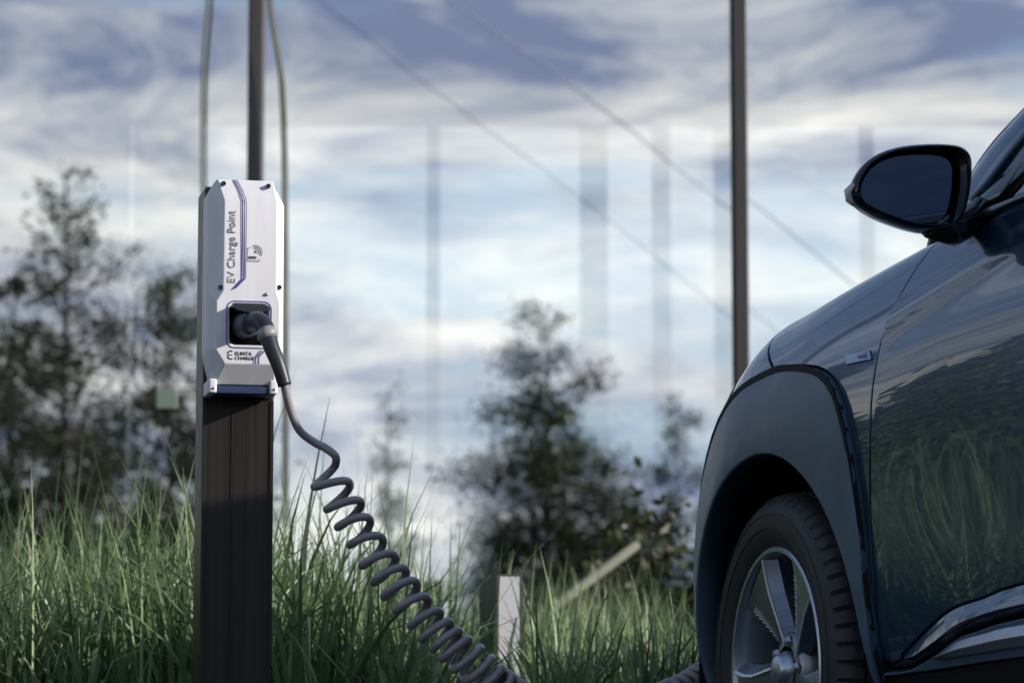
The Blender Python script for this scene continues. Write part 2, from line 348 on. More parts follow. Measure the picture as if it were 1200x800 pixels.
def tree(name, label, loc, H, trunk_r, crown, nleaf, lsize, lm, seed, group=None, nlimb=26, first=.12, spread=.5, sag=0., clump=.28, cat='tree'):
    """crown(t) -> radius of the crown at height fraction t; leaves sit in clumps on real twigs"""
    rg = random.Random(seed); tr = empty(name, loc); tag(tr, label, cat, group)
    tb = MB(); lean = rg.uniform(-.02, .02)
    tp = [(lean * H * t * 2 + .05 * math.sin(t * 5 + seed), .05 * math.cos(t * 4 + seed), H * t * .97) for t in np.linspace(0, 1, 12)]
    tb.tube(tp, list(np.linspace(trunk_r, trunk_r * .12, 12)), 8); tb.build('trunk', M['bark'], tr, smooth=True)
    bb = MB(); cents = []
    for i in range(nlimb):
        t = first + (1 - first) * (i + rg.random()) / nlimb; t = min(t, .985)
        a = i * 2.4 + rg.uniform(-.5, .5); rad = crown(t) * rg.uniform(.55, 1.08)
        k = t * 11; j = int(min(k, 10)); p0 = Vector(tp[j]).lerp(Vector(tp[j + 1]), k - j)
        d = Vector((math.cos(a), math.sin(a), spread * rg.uniform(.5, 1.4))); e_ = p0 + Vector((d.x * rad, d.y * rad, d.z * rad - sag * rad))
        mid = p0.lerp(e_, .5) + Vector((0, 0, .12 * rad))
        bb.tube(spline([p0, mid, e_], 3), list(np.linspace(trunk_r * .42 * (1.15 - t), .014, 7)), 5)
        ns = max(3, int(11 * rad / (crown(.4) + .01)))
        for q in range(ns):
            s = .3 + .7 * (q + rg.random()) / ns; c0 = p0.lerp(mid, s * 2) if s < .5 else mid.lerp(e_, s * 2 - 1)
            o_ = Vector((rg.gauss(0, 1), rg.gauss(0, 1), rg.gauss(0, .7))) * rad * .17
            bb.tube([c0, c0 + o_ * .6, c0 + o_], [.016, .010, .005], 4); cents.append((c0 + o_, rad))
    bb.build('branches', M['bark'], tr, smooth=True)
    rn = np.random.default_rng(seed); m_ = len(cents)
    C_ = np.array([c[0][:] for c in cents]); rr = np.array([c[1] for c in cents])
    wgt = rn.uniform(.1, 1.0, m_) ** 2.2 * (1.25 - np.clip(C_[:, 2] / H, 0, 1)); wgt /= wgt.sum(); idx = rn.choice(m_, nleaf, p=wgt)
    P0 = C_[idx] + rn.normal(0, 1, (nleaf, 3)) * (clump * (.22 + .34 * rr[idx]))[:, None] * np.array([1, 1, .8])
    P0[:, 2] -= np.abs(rn.normal(0, 1, nleaf)) * sag * .3
    A = rn.normal(0, 1, (nleaf, 3)); A /= np.linalg.norm(A, axis=1)[:, None]; B = rn.normal(0, 1, (nleaf, 3)); B = np.cross(A, B); B /= np.linalg.norm(B, axis=1)[:, None]
    sz = lsize * rn.uniform(.6, 1.3, nleaf)[:, None]
    V = np.stack([P0 - A * sz * .5, P0 + B * sz * .27, P0 + A * sz * .55, P0 - B * sz * .27], 1)
    me = bpy.data.meshes.new('foliage'); me.vertices.add(nleaf * 4); me.vertices.foreach_set('co', V.ravel())
    me.loops.add(nleaf * 4); me.loops.foreach_set('vertex_index', np.arange(nleaf * 4, dtype=np.int32))
    me.polygons.add(nleaf); me.polygons.foreach_set('loop_start', (np.arange(nleaf) * 4).astype(np.int32)); me.update(calc_edges=True)
    link('foliage', me, lm, tr); return tr
# positions: the glass wall at y = 13.4 mirrors y -> 26.8 - y. px = 600 + 3816 X / (26.8 - y)
def behind(px, dist): return ((px - 600) / 3816 * dist * 1.005, 26.8 - dist, 0)
cone = lambda a, p=1.: (lambda t: a * max(.06, (1 - t)) ** p)
oval = lambda a: (lambda t: a * (math.sin(math.pi * min(1, .12 + .86 * t)) ** .7 + .05))
GT = 'trees across the car park mirrored in the glass'
tree('birch_tree', 'loose open tree mirrored in the glass left of the charging post', behind(85, 55), 10.2, .12, lambda t: 3.3 * (1.0 - t) ** .9 + .35, 19000, .115, M['leaf_dark'], 3, GT, nlimb=46, first=.05, spread=.75, clump=.34)
tree('birch_tree', 'darker bushy tree mirrored in the glass beside the post\'s left edge', behind(205, 50), 7.6, .10, lambda t: 1.9 * (1.05 - t) ** .5, 24000, .10, M['leaf_dark'], 5, GT, nlimb=30, first=.05, spread=.5, clump=.34)
tree('birch_tree', 'tall dark tree mirrored in the middle of the glass wall', behind(640, 55), 7.75, .11, lambda t: 2.1 * (1.0 - t) ** .75 + .30, 38000, .10, M['leaf_dark'], 11, GT, nlimb=44, first=.04, spread=.45, clump=.36)
tree('birch_tree', 'low bushy tree mirrored at the right foot of the tall dark tree', behind(722, 54), 5.1, .09, lambda t: 1.15 * (1.0 - t) ** .6 + .2, 16000, .10, M['leaf_dark'], 12, GT, nlimb=30, first=.04, spread=.5, clump=.4)
tree('birch_tree', 'small pale thin tree mirrored between the post and the dark tree', behind(462, 60), 7.0, .07, lambda t: .75 * (1.1 - t) ** .5, 4200, .10, M['leaf_light'], 13, GT, nlimb=22, first=.1, spread=.9, clump=.4)
tree('birch_tree', 'small slim tree mirrored just left of the dark car', behind(800, 55), 6.3, .08, lambda t: .95 * (1.1 - t) ** .6, 9000, .10, M['leaf_dark'], 17, GT, nlimb=24, first=.06, spread=.7, clump=.36)
for i, (X_, Y_, H_, r_0, sd_) in enumerate([(-9, -33, 9, 3.2, 21), (-16, -30, 11, 3.6, 23), (9, -36, 8, 3.0, 25), (5.2, -42, 5.5, 2.4, 27)]):
    tree('birch_tree', ['far bushy tree at the left end of the mirrored row', 'biggest leafy tree outside the mirrored row on the left', 'leafy tree mirrored behind the car bonnet', 'low leafy tree mirrored low behind the car'][i], (X_, Y_, 0), H_, .12, (lambda a: lambda t: a * (1.02 - t) ** .6)(r_0), 9000, .2, M['leaf_dark'], sd_, GT, nlimb=30, first=.05, spread=.5)
for X_, H_, sd_, lb_ in ((.50, 1.0, 61, 'added low dark shrub covering the mirrored car at the glass foot, nearer the bollard'), (.86, .9, 62, 'added low dark shrub covering the mirrored car at the glass foot, nearer the car')):  # shrubs added to cover the car's mirror image low in the glass
    tree('shrub', lb_, (X_, 12.75, .06), H_, .02, lambda t: .30 * (1.02 - t) ** .3, 3200, .055, M['leaf_dark'], sd_, 'added shrubs along the glass wall', nlimb=20, first=.05, spread=.7, clump=.3, cat='shrub')
# low hedge far behind the car park
hg = np.random.default_rng(5); n = 26000
xx = hg.uniform(-26, 26, n); top = 1.7 + .5 * np.sin(xx * .9) + .3 * np.sin(xx * 2.3 + 1)
zz_ = np.abs(hg.uniform(0, 1, n)) ** .8 * top; yy = -34 + hg.normal(0, .8, n)
P0 = np.stack([xx, yy, zz_], 1); A = hg.normal(0, 1, (n, 3)); A /= np.linalg.norm(A, axis=1)[:, None]; B = np.cross(A, hg.normal(0, 1, (n, 3))); B /= np.linalg.norm(B, axis=1)[:, None]
V = np.stack([P0 - A * .11, P0 + B * .08, P0 + A * .11, P0 - B * .08], 1)
me = bpy.data.meshes.new('hedge'); me.vertices.add(n * 4); me.vertices.foreach_set('co', V.ravel()); me.loops.add(n * 4); me.loops.foreach_set('vertex_index', np.arange(n * 4, dtype=np.int32))
me.polygons.add(n); me.polygons.foreach_set('loop_start', (np.arange(n) * 4).astype(np.int32)); me.update(calc_edges=True)
tag(link('hedge', me, M['leaf_dark']), 'low shaggy hedge running along the far edge of the car park', 'hedge', kind='stuff')
# trees beyond the building, seen through it and behind the dark mirrored tree
tree('alder_tree', 'dark leafy tree seen through the building low behind the mirrored tree', (.45, 27.5, 0), 3.3, .09, lambda t: 1.15 * (1.02 - t) ** .45, 9000, .11, M['leaf_dark'], 31, 'trees behind the building', nlimb=30, first=.05)
# dark trees and a sunlit shrub left of the car park, mirrored in the car door
GC = 'trees left of the car park mirrored in the car door'
for i, (X_, Y_, H_, sd_) in enumerate([(-7.4, 14.9, 4.4, 41), (-9.7, 16.9, 5.4, 43), (-7.3, 11.3, 4.6, 45), (-9.6, 8.6, 5.6, 47)]):
    tree('spruce_tree', 'dark dense conifer mirrored in the car door, ' + ['shortest, close beside the building end', 'farthest back beside the building', 'just in front of the glass wall line', 'farthest from the glass building'][i], (X_, Y_, 0), H_, .12, lambda t: 1.9 * (1.0 - t) ** .8 + .05, 15000, .2, M['leaf_dark'], sd_, GC, nlimb=46, first=.03, spread=-.1, sag=.2, clump=.3)
for i, (X_, Y_, H_, sd_) in enumerate([(-3.7, 8.7, 1.6, 51), (-3.8, 6.2, 1.4, 53)]):
    tree('shrub', ['sunlit yellow green shrub mirrored in the car door nearest the glass', 'sunlit yellow green shrub mirrored low in the rear of the car door'][i], (X_, Y_, 0), H_, .05, lambda t: .95 * (1.02 - t) ** .35, 12000, .06, M['leaf_light'], sd_, 'shrubs left of the car park', nlimb=30, first=.03, spread=.6, clump=.4, cat='shrub')

# ================================================================ CHARGING POST
blk = mat('black_post', (.021, .018, .0165), .36, metal=.0, spec=.22, noise=(6, .35, (14, 14, .25)), rough_noise=(30, .26, .44))
blk2 = mat('black_plastic', (.014, .016, .02), .45)
white = mat('white_plastic', (.74, .735, .76), .36, noise=(9, .055, (5, 5, .6)), rough_noise=(25, .3, .5), bump=(600, .08, .0004))
blue_line = mat('blue_print', (.07, .065, .26), .4)
ink = mat('dark_print', (.035, .035, .05), .5)
ink2 = mat('grey_print', (.24, .235, .25), .5)
navy = mat('navy_plastic', (.03, .045, .11), .3)
steel = mat('screw_steel', (.3, .32, .35), .35, metal=.8)
PR = R(12)
post = empty('charging_post', (-.5035, 5.966, 0), PR)
tag(post, 'black square metal post carrying the white charging box in the grass', 'post')
PZT = 1.222
MB().box(-.066, .066, .004, .118, 0, PZT - .003).build('column', blk, post, bevel=.004)
fr = MB(); fr.box(-.0655, -.059, .0015, .004, .0, PZT - .4); fr.box(.059, .0655, .0015, .004, .0, PZT - .4); fr.box(-.0125, -.0105, .0025, .004, .0, PZT - .4)
fr.build('edge_rib', blk, post, bevel=.0005)
MB().box(-.11, .11, -.04, .16, 0.0, .014).build('base_plate', blk, post, bevel=.003)
bolts = [(-.09, -.02), (.09, -.02), (-.09, .14), (.09, .14)]
for x, y in bolts: MB().lathe([(0, .026), (.009, .026), (.009, .014)], 6, 'z', (x, y, 0)).build('bolt', steel, post)

box = empty('charging_box', (0, 0, 0)); box.location = (-.5035, 5.966, .829); box.rotation_euler = (0, 0, PR)
tag(box, 'white wall charging box printed EV Charge Point, mounted on the black post', 'charger')
# rings (x, y, z), z from box bottom; 14 points each, clockwise seen from the front starting bottom-left
outer = [(-.0700, .012), (-.0700, .075), (-.0700, .12), (-.0700, .18), (-.0700, .24), (-.0700, .362), (-.0560, .388),
         (.0470, .386), (.0700, .345), (.0700, .24), (.0700, .18), (.0700, .12), (.0700, .075), (.0560, .012)]
outer[0] = (-.0560, .012)
front = [(-.0400, .048), (-.0560, .073), (-.0560, .12), (-.0560, .160), (-.0430, .180), (-.0430, .345), (-.0560, .387),
         (.0470, .387), (.0540, .345), (.0540, .180), (.0600, .160), (.0600, .12), (.0600, .073), (.0500, .048)]
lower = [(-.0560, .018)] + [None] * 12 + [(.0560, .018)]
D0, D1, D2 = -.004, -.082, -.108
yf = [D2, D2, D2, D2, D2, D2 + .001, D2 + .010, D2 + .010, D2 + .001, D2, D2, D2, D2, D2]
yo = [D1] * 14
v = [(x, D0, z) for x, z in outer] + [(x, y, z) for (x, z), y in zip(outer, yo)] + [(x, y, z) for (x, z), y in zip(front, yf)]
n = 14
f = [(i, (i + 1) % n, n + (i + 1) % n, n + i) for i in range(n)] + [(n + i, n + (i + 1) % n, 2 * n + (i + 1) % n, 2 * n + i) for i in range(n)]
f += [tuple(range(n))]
# socket opening, rounded rectangle in the front face
def rrect(x0, x1, z0, z1, r, k=6):
    p = []
    for cx, cz, a0 in ((x1 - r, z1 - r, 0), (x0 + r, z1 - r, 90), (x0 + r, z0 + r, 180), (x1 - r, z0 + r, 270)):
        for j in range(k + 1):
            a = R(a0 + 90 * j / k); p.append((cx + r * math.cos(a), cz + r * math.sin(a)))
    return p
SX0, SX1, SZ0, SZ1 = -.034, .041, .080, .159
hole = rrect(SX0, SX1, SZ0, SZ1, .012)
# lower front face (with the hole) triangulated by cdt, upper part by the ring itself
fl = [front[i] for i in (0, 1, 2, 3, 4, 5, 8, 9, 10, 11, 12, 13)]
pts2 = [Vector(p) for p in fl] + [Vector(p) for p in hole]
e = [(i, (i + 1) % 12) for i in range(12)] + [(12 + i, 12 + (i + 1) % len(hole)) for i in range(len(hole))]
r_ = geometry.delaunay_2d_cdt(pts2, e, [], 0, 1e-6)
base = len(v); vv = [(p.x, D2 + (.001 if abs(p.y - .345) < 1e-5 else 0), p.y) for p in r_[0]]
def inpoly(p, poly):
    c = False; j = len(poly) - 1
    for i in range(len(poly)):
        if (poly[i][1] > p[1]) != (poly[j][1] > p[1]) and p[0] < (poly[j][0] - poly[i][0]) * (p[1] - poly[i][1]) / (poly[j][1] - poly[i][1]) + poly[i][0]: c = not c
        j = i
    return c
v += vv
for t in r_[2]:
    cx = sum(vv[i][0] for i in t) / len(t); cz = sum(vv[i][2] for i in t) / len(t)
    if inpoly((cx, cz), fl) and not inpoly((cx, cz), hole): f.append(tuple(base + i for i in t))
f.append((2 * n + 5, 2 * n + 6, 2 * n + 7, 2 * n + 8))
me = bpy.data.meshes.new('housing'); me.from_pydata(v, [], f); bm = bmesh.new(); bm.from_mesh(me)
bmesh.ops.remove_doubles(bm, verts=bm.verts, dist=2e-5); bmesh.ops.recalc_face_normals(bm, faces=bm.faces); bm.to_mesh(me); bm.free()
ho = link('housing', me, white, box)
bv = ho.modifiers.new('bevel', 'BEVEL'); bv.width = .0022; bv.segments = 3; bv.limit_method = 'ANGLE'; bv.angle_limit = R(12); bv.harden_normals = True
me.shade_smooth()
# recess walls: white bevel, then dark cavity
def ringwall(name, rings, m, par, capf=False):
    k = len(rings[0]); vv = [p for r in rings for p in r]; ff = [(a * k + i, a * k + (i + 1) % k, (a + 1) * k + (i + 1) % k, (a + 1) * k + i) for a in range(len(rings) - 1) for i in range(k)]
    if capf: ff.append(tuple((len(rings) - 1) * k + i for i in range(k)))
    o = mesh(name, vv, ff, m, par, smooth=False); return o
h2 = rrect(SX0 + .003, SX1 - .003, SZ0 + .003, SZ1 - .003, .010)
ringwall('socket_rim', [[(x, D2, z) for x, z in hole], [(x, D2 + .006, z) for x, z in h2]], white, box)
ringwall('socket_recess', [[(x, D2 + .006, z) for x, z in h2], [(x, D2 + .05, z) for x, z in h2]], blk2, box, True)
# printed blue outline around the socket
def outline(pts, w, y, closed=True):
    k = len(pts); vv = []; ff = []
    for i in range(k):
        a = np.array(pts[(i - 1) % k] if closed or i else pts[0]); c = np.array(pts[(i + 1) % k] if closed or i < k - 1 else pts[-1])
        d = c - a; d = d / (np.linalg.norm(d) + 1e-9); nrm = np.array((-d[1], d[0]))
        for q in (-w / 2, w / 2): vv.append((pts[i][0] + nrm[0] * q, y, pts[i][1] + nrm[1] * q))
    for i in range(k if closed else k - 1):
        j = (i + 1) % k; ff.append((2 * i, 2 * j, 2 * j + 1, 2 * i + 1))
    return vv, ff
pr = MB()
pr.add(*outline(rrect(SX0 - .003, SX1 + .003, SZ0 - .003, SZ1 + .003, .014), .0022, D2 - .0006))
YP = D2 - .0006
def stripe(pts, w):
    # follow the front face, which leans back above z = .345
    q = []
    for (x, z) in pts: q.append((x, z))
    vv, ff = outline(q, w, YP, False)
    vv = [(a, YP + (max(0, c - .345) / .042 * .0095 if c > .345 else 0), c) for a, _, c in vv]
    pr.add(vv, ff)
for off, w in ((-.0065, .0020), (-.0025, .0016), (.0008, .0013)):
    up = [(-.0185 + off * .9 - .004, .3865), (-.0125 + off, .368), (-.0065 + off, .350), (-.0055 + off, .342), (-.0055 + off, .210), (-.0060 + off, .204 + off * .3), (-.024 + off, .185 + off * .4)]
    up = [(x + .0015, z) for x, z in up]; stripe(up, w)
for off, w in ((-.006, .0012), (-.0022, .0018), (.0030, .0022)):
    stripe([(.019 + off, .0485), (.019 + off, .060 + off * .4), (.030 + off, .0730)], w)
pr.build('blue_print', blue_line, box)
# lettering
def face_M(x, z, rot=0., y=YP): return Matrix.Translation((x, y, z)) @ Matrix.Rotation(R(90), 4, 'X') @ Matrix.Rotation(rot, 4, 'Z')
text_mesh('lettering', 'EV Charge Point', .0200, face_M(-.0225, .194, R(90)), ink2, box, offset=0.)
text_mesh('lettering', 'ELINTA', .0094, face_M(-.0215, .0635), ink, box, offset=0., spacing=1.0)
text_mesh('lettering', 'CHARGE', .0090, face_M(-.0215, .0552), ink, box, offset=0.)
lg = MB()
def arc(cx, cz, r, a0, a1, w, k=14):
    return outline([(cx + r * math.cos(R(a0 + (a1 - a0) * i / k)), cz + r * math.sin(R(a0 + (a1 - a0) * i / k))) for i in range(k + 1)], w, YP, False)
lg.add(*outline([(-.0255, .0705), (-.0300, .0710), (-.0338, .0685), (-.0345, .0655)], .0024, YP, False))
lg.add(*outline([(-.0345, .0620), (-.0335, .0585), (-.0300, .0560), (-.0255, .0565)], .0024, YP, False))
lo = lg.build('logo', ink, box)
MB().add(*outline([(-.0350, .0637), (-.0265, .0637)], .0018, YP, False)).build('logo_bar', blue_line, lo)
rf = MB(); cx, cz = .0145, .2535
for r_i in (.0052, .0085, .0118): rf.add(*arc(cx, cz, r_i, -38, 118, .0011))
rf.add([(cx + .0020 * math.cos(R(a)), YP, cz + .0020 * math.sin(R(a))) for a in range(0, 360, 30)], [tuple(range(12))])
rf.add(*outline([(cx - .0095, cz + .0068), (cx - .0150, cz + .0068), (cx - .0150, cz - .0172), (cx + .0070, cz - .0172), (cx + .0070, cz - .0125)], .0012, YP, False))
ro = rf.build('rfid_symbol', ink, box)
text_mesh('lettering', 'RFID', .0070, face_M(cx - .0122, cz - .0130), ink, ro, offset=.0001)
# screws, led
for x, z, y in ((-.045, .378, D2 + .006), (.037, .376, D2 + .006), (-.0490, .187, D2 + .006), (.0590, .190, D2 + .006)):
    MB().lathe([(0, -.0035), (.0030, -.0035), (.0042, -.0052), (.0042, .002)], 20, 'y', (x, y, z)).build('screw', blk2, box, smooth=False)
MB().lathe([(0, -.0035), (.002, -.0032), (.0034, -.0015), (.0038, .002)], 20, 'y', (.0350, D2, .176)).build('status_lamp', steel, box, smooth=True)
# black back corners and lower bracket
MB().box(-.0660, .0660, -.0038, .003, .0, .3885).build('back_plate', blk2, box)
MB().box(-.058, .052, -.070, -.006, .012, .016).build('underside', blk2, box)
lb = MB().box(-.050, .044, -.085, -.030, -.004, .0105); lb.build('lower_bracket', navy, box, bevel=.002)
for x in (-.0585, .0525):
    ear = MB(); ear.box(x - .0075, x + .0075, -.090, -.004, -.004, .0225); eo = ear.build('mounting_ear', white, box, bevel=.0035)
    MB().lathe([(0, -.0012), (.0022, -.0012), (.0022, .002)], 14, 'y', (x, -.090, .004)).build('screw', blk2, eo)
# flap lid, held open over the plug
lid = MB(); lp = [(-.030, .151), (-.025, .1565), (.035, .1565), (.039, .151), (.038, .144), (.025, .1435), (.019, .136), (.011, .134), (.005, .139), (-.021, .145)]
k = len(lp)
lid.add([(x, D2 + .008, z) for x, z in lp] + [(x, D2 - .020 - (.158 - z) * .6, z - .003) for x, z in lp],
        [tuple(range(k)), tuple(reversed(range(k, 2 * k)))] + [(i, (i + 1) % k, k + (i + 1) % k, k + i) for i in range(k)])
lid.build('socket_lid', blk2, box, bevel=.0018)
MB().tube(spline([(.028, D2 - .026, .143), (.034, D2 - .02, .135), (.036, D2 - .004, .121), (.035, D2 + .02, .113)]), .0012, 6).build('tether', blk2, box, smooth=True)

# ================================================================ COILED CABLE (thing: plug + cable)
plug_m = mat('plug_body', (.018, .021, .029), .42, rough_noise=(60, .35, .5))
plug_grey = mat('plug_grey', (.10, .115, .145), .4)
collar_m = mat('collar', (.27, .26, .26), .45)
cable_m = mat('cable_sheath', (.27, .238, .242), .34, noise=(20, .12), coat=.5, coat_rough=.2)
cb = empty('charging_cable', (-.45, 5.79, .0))
tag(cb, 'dark grey coiled charging cable plugged into the white box and drooping towards the car', 'cable')
OX = Vector((-.45, 5.79, 0))
def rel(p): return Vector(p) - OX
PM = Matrix.Translation(post.location) @ Matrix.Rotation(PR, 4, 'Z')
A0 = PM @ Vector((-.004, D2 + .045, .829 + .120)); A1 = PM @ Vector((.004, D2 - .025, .829 + .120))
P_ = [A0, A0.lerp(A1, .5), A1]
MB().tube([rel(p) for p in [A0, A0.lerp(A1, .3), A0.lerp(A1, .72), A1]], [.024, .025, .0235, .019], 28).build('plug_head', plug_grey, cb, smooth=True)
hd = [tuple(A1 - Vector((0, -.008, 0))), (-.4570, 5.800, .948), (-.4430, 5.775, .935), (-.4355, 5.764, .916)]
hp = spline([tuple(A0.lerp(A1, .6))] + hd, 6)
MB().tube([rel(p) for p in hp], list(np.linspace(.019, .0155, len(hp))), 24).build('plug_handle', plug_m, cb, smooth=True)
cl = [(-.4395, 5.7685, .9250), (-.4360, 5.7640, .9165), (-.4335, 5.7620, .9095)]
MB().tube([rel(p) for p in cl], [.0172, .0190, .0162], 24).build('collar', collar_m, cb, smooth=True)
sv = spline([(-.4360, 5.764, .916), (-.4275, 5.757, .892), (-.4150, 5.753, .862), (-.4040, 5.755, .826)], 6)
MB().tube([rel(p) for p in sv], list(np.linspace(.0152, .0122, len(sv))), 24).build('strain_relief', plug_m, cb, smooth=True)
# sheath: straight lead then coil
lead = [(-.4070, 5.755, .836), (-.4040, 5.757, .824), (-.3950, 5.768, .786), (-.3790, 5.783, .749), (-.3520, 5.798, .728), (-.3300, 5.800, .718)]
ax = spline([(-0.339, 5.803, 0.686), (-0.289, 5.794, 0.597), (-0.223, 5.766, 0.497), (-0.142, 5.738, 0.4), (-0.067, 5.736, 0.331), (0.008, 5.794, 0.274), (0.079, 6.09, 0.243), (0.166, 6.393, 0.236), (0.293, 6.62, 0.279), (0.385, 6.715, 0.324), (0.546, 6.976, 0.414), (0.66, 7.32, 0.52)], 40)
ax = [Vector(p) for p in ax]
s_ = [0.]
for i in range(1, len(ax)): s_.append(s_[-1] + (ax[i] - ax[i - 1]).length)
tot = s_[-1]
def axat(s):
    i = min(max(np.searchsorted(s_, s) - 1, 0), len(ax) - 2); t = (s - s_[i]) / (s_[i + 1] - s_[i])
    return ax[i].lerp(ax[i + 1], t), (ax[i + 1] - ax[i]).normalized()
def pitch(s):      # metres per turn
    return float(np.interp(s, [0, .12, .25, .33, .40, .52, .62, 1.2, tot], [.046, .041, .036, .031, .026, .022, .020, .026, .028]))
pts = [Vector(p) for p in spline(lead, 8)]
s = 0.; ph = R(0); RC = .0285
# start of the helix on the right-hand side, leaving the lead
seq = []
while s < tot:
    c, T = axat(s)
    view = (c - Vector((0, 0, .19))).normalized()
    e1 = T.cross(view); e1 = (e1 - T * e1.dot(T)).normalized()
    if e1.x < 0: e1 = -e1
    e2 = e1.cross(T).normalized()
    if e2.dot(view) > 0: e2 = -e2
    rc = RC * (1 + .045 * math.sin(s * 31) + .03 * math.sin(s * 71 + 1))
    seq.append(c + (e1 * math.cos(ph) + e2 * math.sin(ph)) * rc)
    ph -= R(15); s += pitch(s) / 24 * (1 + .14 * math.sin(s * 43 + .6))
pts = pts[:-4] + [Vector(q) for q in spline([tuple(pts[-5]), tuple(pts[-4]), tuple(seq[0] + Vector((-.002, -.006, .004))), tuple(seq[3]), tuple(seq[4])], 5)[5:-5]] + seq[3:]
# tail from the coil to the car's nose
end = pts[-1]
pts += [Vector(p) for p in spline([tuple(end), (end.x + .06, end.y + .03, end.z + .05), (.86, 7.34, .64), (1.0, 7.22, .70)], 8)[1:]]
# round the join
MB().tube([rel(p) for p in pts], .0074, 14).build('sheath', cable_m, cb, smooth=True)

# ================================================================ BOLLARD LIGHT
bo = empty('bollard_light', (-.005, 7.80, 0), R(13))
tag(bo, 'short square bollard light with a pale lit-looking front panel standing in the grass', 'bollard')
bo['label'] = 'short dark square bollard with a pale front panel standing in the grass'
brz = mat('bollard_metal', (.10, .085, .075), .45, metal=.4)
dgrn = mat('bollard_side', (.075, .088, .082), .6)
MB().box(-.031, .031, .004, .20, 0, .596).build('body', dgrn, bo, bevel=.002)
mf = MB().box(-.0318, -.0275, -.001, .006, .1, .5985); mf.box(.0275, .0318, -.001, .006, .1, .5985); mf.box(-.0275, .0275, -.001, .006, .5945, .5985)
mf.build('trim', brz, bo)
MB().box(-.0275, .0275, .001, .006, .1, .5945).build('front_panel', mat('bollard_panel', (.52, .52, .53), .4), bo)

# ================================================================ CAR
paint = mat('car_paint', (.024, .068, .140), .30, metal=.6, coat=1.0, coat_rough=.015)
clad_m = mat('cladding_plastic', (.072, .118, .170), .32, noise=(16, .16), rough_noise=(45, .26, .44), bump=(700, .2, .0004))
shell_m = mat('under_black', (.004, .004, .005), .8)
gl_black = mat('gloss_black', (.008, .008, .010), .12, coat=.5)
rubber = mat('tyre_rubber', (.026, .026, .028), .6, noise=(14, .3), bump=(300, .1, .0005))
alloy_dark = mat('alloy_dark', (.32, .33, .34), .36, metal=.85)
alloy_mid = mat('alloy_mid', (.16, .19, .25), .4, metal=.8)
edge_m = mat('machined_edge', (.75, .78, .85), .42, metal=.7)
alloy = mat('alloy_silver', (.52, .56, .64), .34, metal=.9)
chrome = mat('chrome', (.75, .77, .82), .08, metal=1.)
silver = mat('satin_silver', (.42, .44, .48), .32, metal=.8)
sill_m = mat('sill_plastic', (.012, .013, .015), .6)
car_glass = glass_mat('car_glass', .22, trans=(.22, .26, .28))
mirror_glass = mat('mirror_glass', (.26, .31, .42), .03, metal=1.0)
amber = mat('indicator_lens', (.55, .50, .48), .15, coat=1.)
badge_face = mat('badge_face', (.30, .40, .58), .3, metal=.6)
badge_blue = mat('badge_blue', (.03, .06, .30), .25, coat=1.)
red_lens = mat('tail_lens', (.30, .01, .01), .15, coat=1.)
seat_m = mat('seat_fabric', (.03, .03, .032), .85)

# body control grid: per station list of (x,y,z), s = 0..9
def G():
    st=[]
    def row(x,pts,dx=None):
        st.append([(x+(dx[i] if dx else 0),p[0],p[1]) for i,p in enumerate(pts)])
    # rear -> front
    row(-3.42,[(.50,.30),(.52,.40),(.54,.55),(.55,.68),(.55,.80),(.54,.92),(.52,1.00),(.50,1.05),(.3,1.06),(0,1.07)])
    row(-3.32,[(.66,.26),(.70,.38),(.73,.52),(.74,.66),(.74,.80),(.72,.92),(.70,1.01),(.67,1.06),(.4,1.08),(0,1.09)])
    row(-3.05,[(.76,.24),(.82,.36),(.86,.50),(.87,.64),(.87,.80),(.85,.92),(.82,1.02),(.78,1.08),(.5,1.10),(0,1.11)])
    row(-2.60,[(.79,.22),(.86,.33),(.89,.47),(.90,.62),(.905,.79),(.885,.92),(.85,1.02),(.80,1.08),(.5,1.10),(0,1.11)])
    row(-2.00,[(.80,.21),(.87,.32),(.89,.45),(.90,.61),(.905,.78),(.89,.91),(.86,1.01),(.82,1.06),(.5,1.08),(0,1.09)])
    row(-1.30,[(.80,.20),(.87,.32),(.89,.45),(.90,.61),(.908,.78),(.893,.90),(.862,1.00),(.825,1.045),(.5,1.07),(0,1.08)])
    row(-0.80,[(.80,.20),(.87,.32),(.89,.45),(.90,.60),(.908,.77),(.890,.89),(.856,.985),(.82,1.03),(.5,1.06),(0,1.07)])
    row(-0.40,[(.80,.20),(.87,.32),(.89,.45),(.90,.60),(.908,.76),(.888,.87),(.845,.955),(.77,1.00),(.45,1.045),(0,1.06)])
    row( 0.00,[(.80,.20),(.87,.32),(.89,.45),(.90,.60),(.905,.75),(.885,.85),(.83,.925),(.74,.965),(.42,1.01),(0,1.03)])
    row( 0.20,[(.80,.20),(.87,.32),(.89,.45),(.90,.60),(.897,.74),(.87,.83),(.80,.895),(.70,.93),(.40,.98),(0,1.00)])
    row( 0.40,[(.75,.20),(.83,.31),(.855,.44),(.86,.57),(.85,.68),(.82,.765),(.75,.83),(.65,.88),(.38,.93),(0,.95)])
    row( 0.58,[(.64,.20),(.71,.30),(.735,.42),(.74,.54),(.73,.64),(.70,.72),(.64,.78),(.56,.82),(.34,.86),(0,.88)])
    row( 0.72,[(.45,.20),(.50,.29),(.53,.41),(.53,.52),(.52,.61),(.50,.68),(.46,.73),(.42,.76),(.25,.79),(0,.80)])
    row( 0.78,[(.0,.20),(.0,.29),(.0,.41),(.0,.52),(.0,.61),(.0,.68),(.0,.72),(.0,.745),(.0,.765),(0,.775)],dx=[-.02,.03,.05,.05,.05,.04,.03,.01,0,-.01])
    return np.array(st)
PG = G()
XS=np.array([-3.42,-3.32,-3.05,-2.6,-2.0,-1.3,-.8,-.4,0,.2,.4,.58,.72,.90])
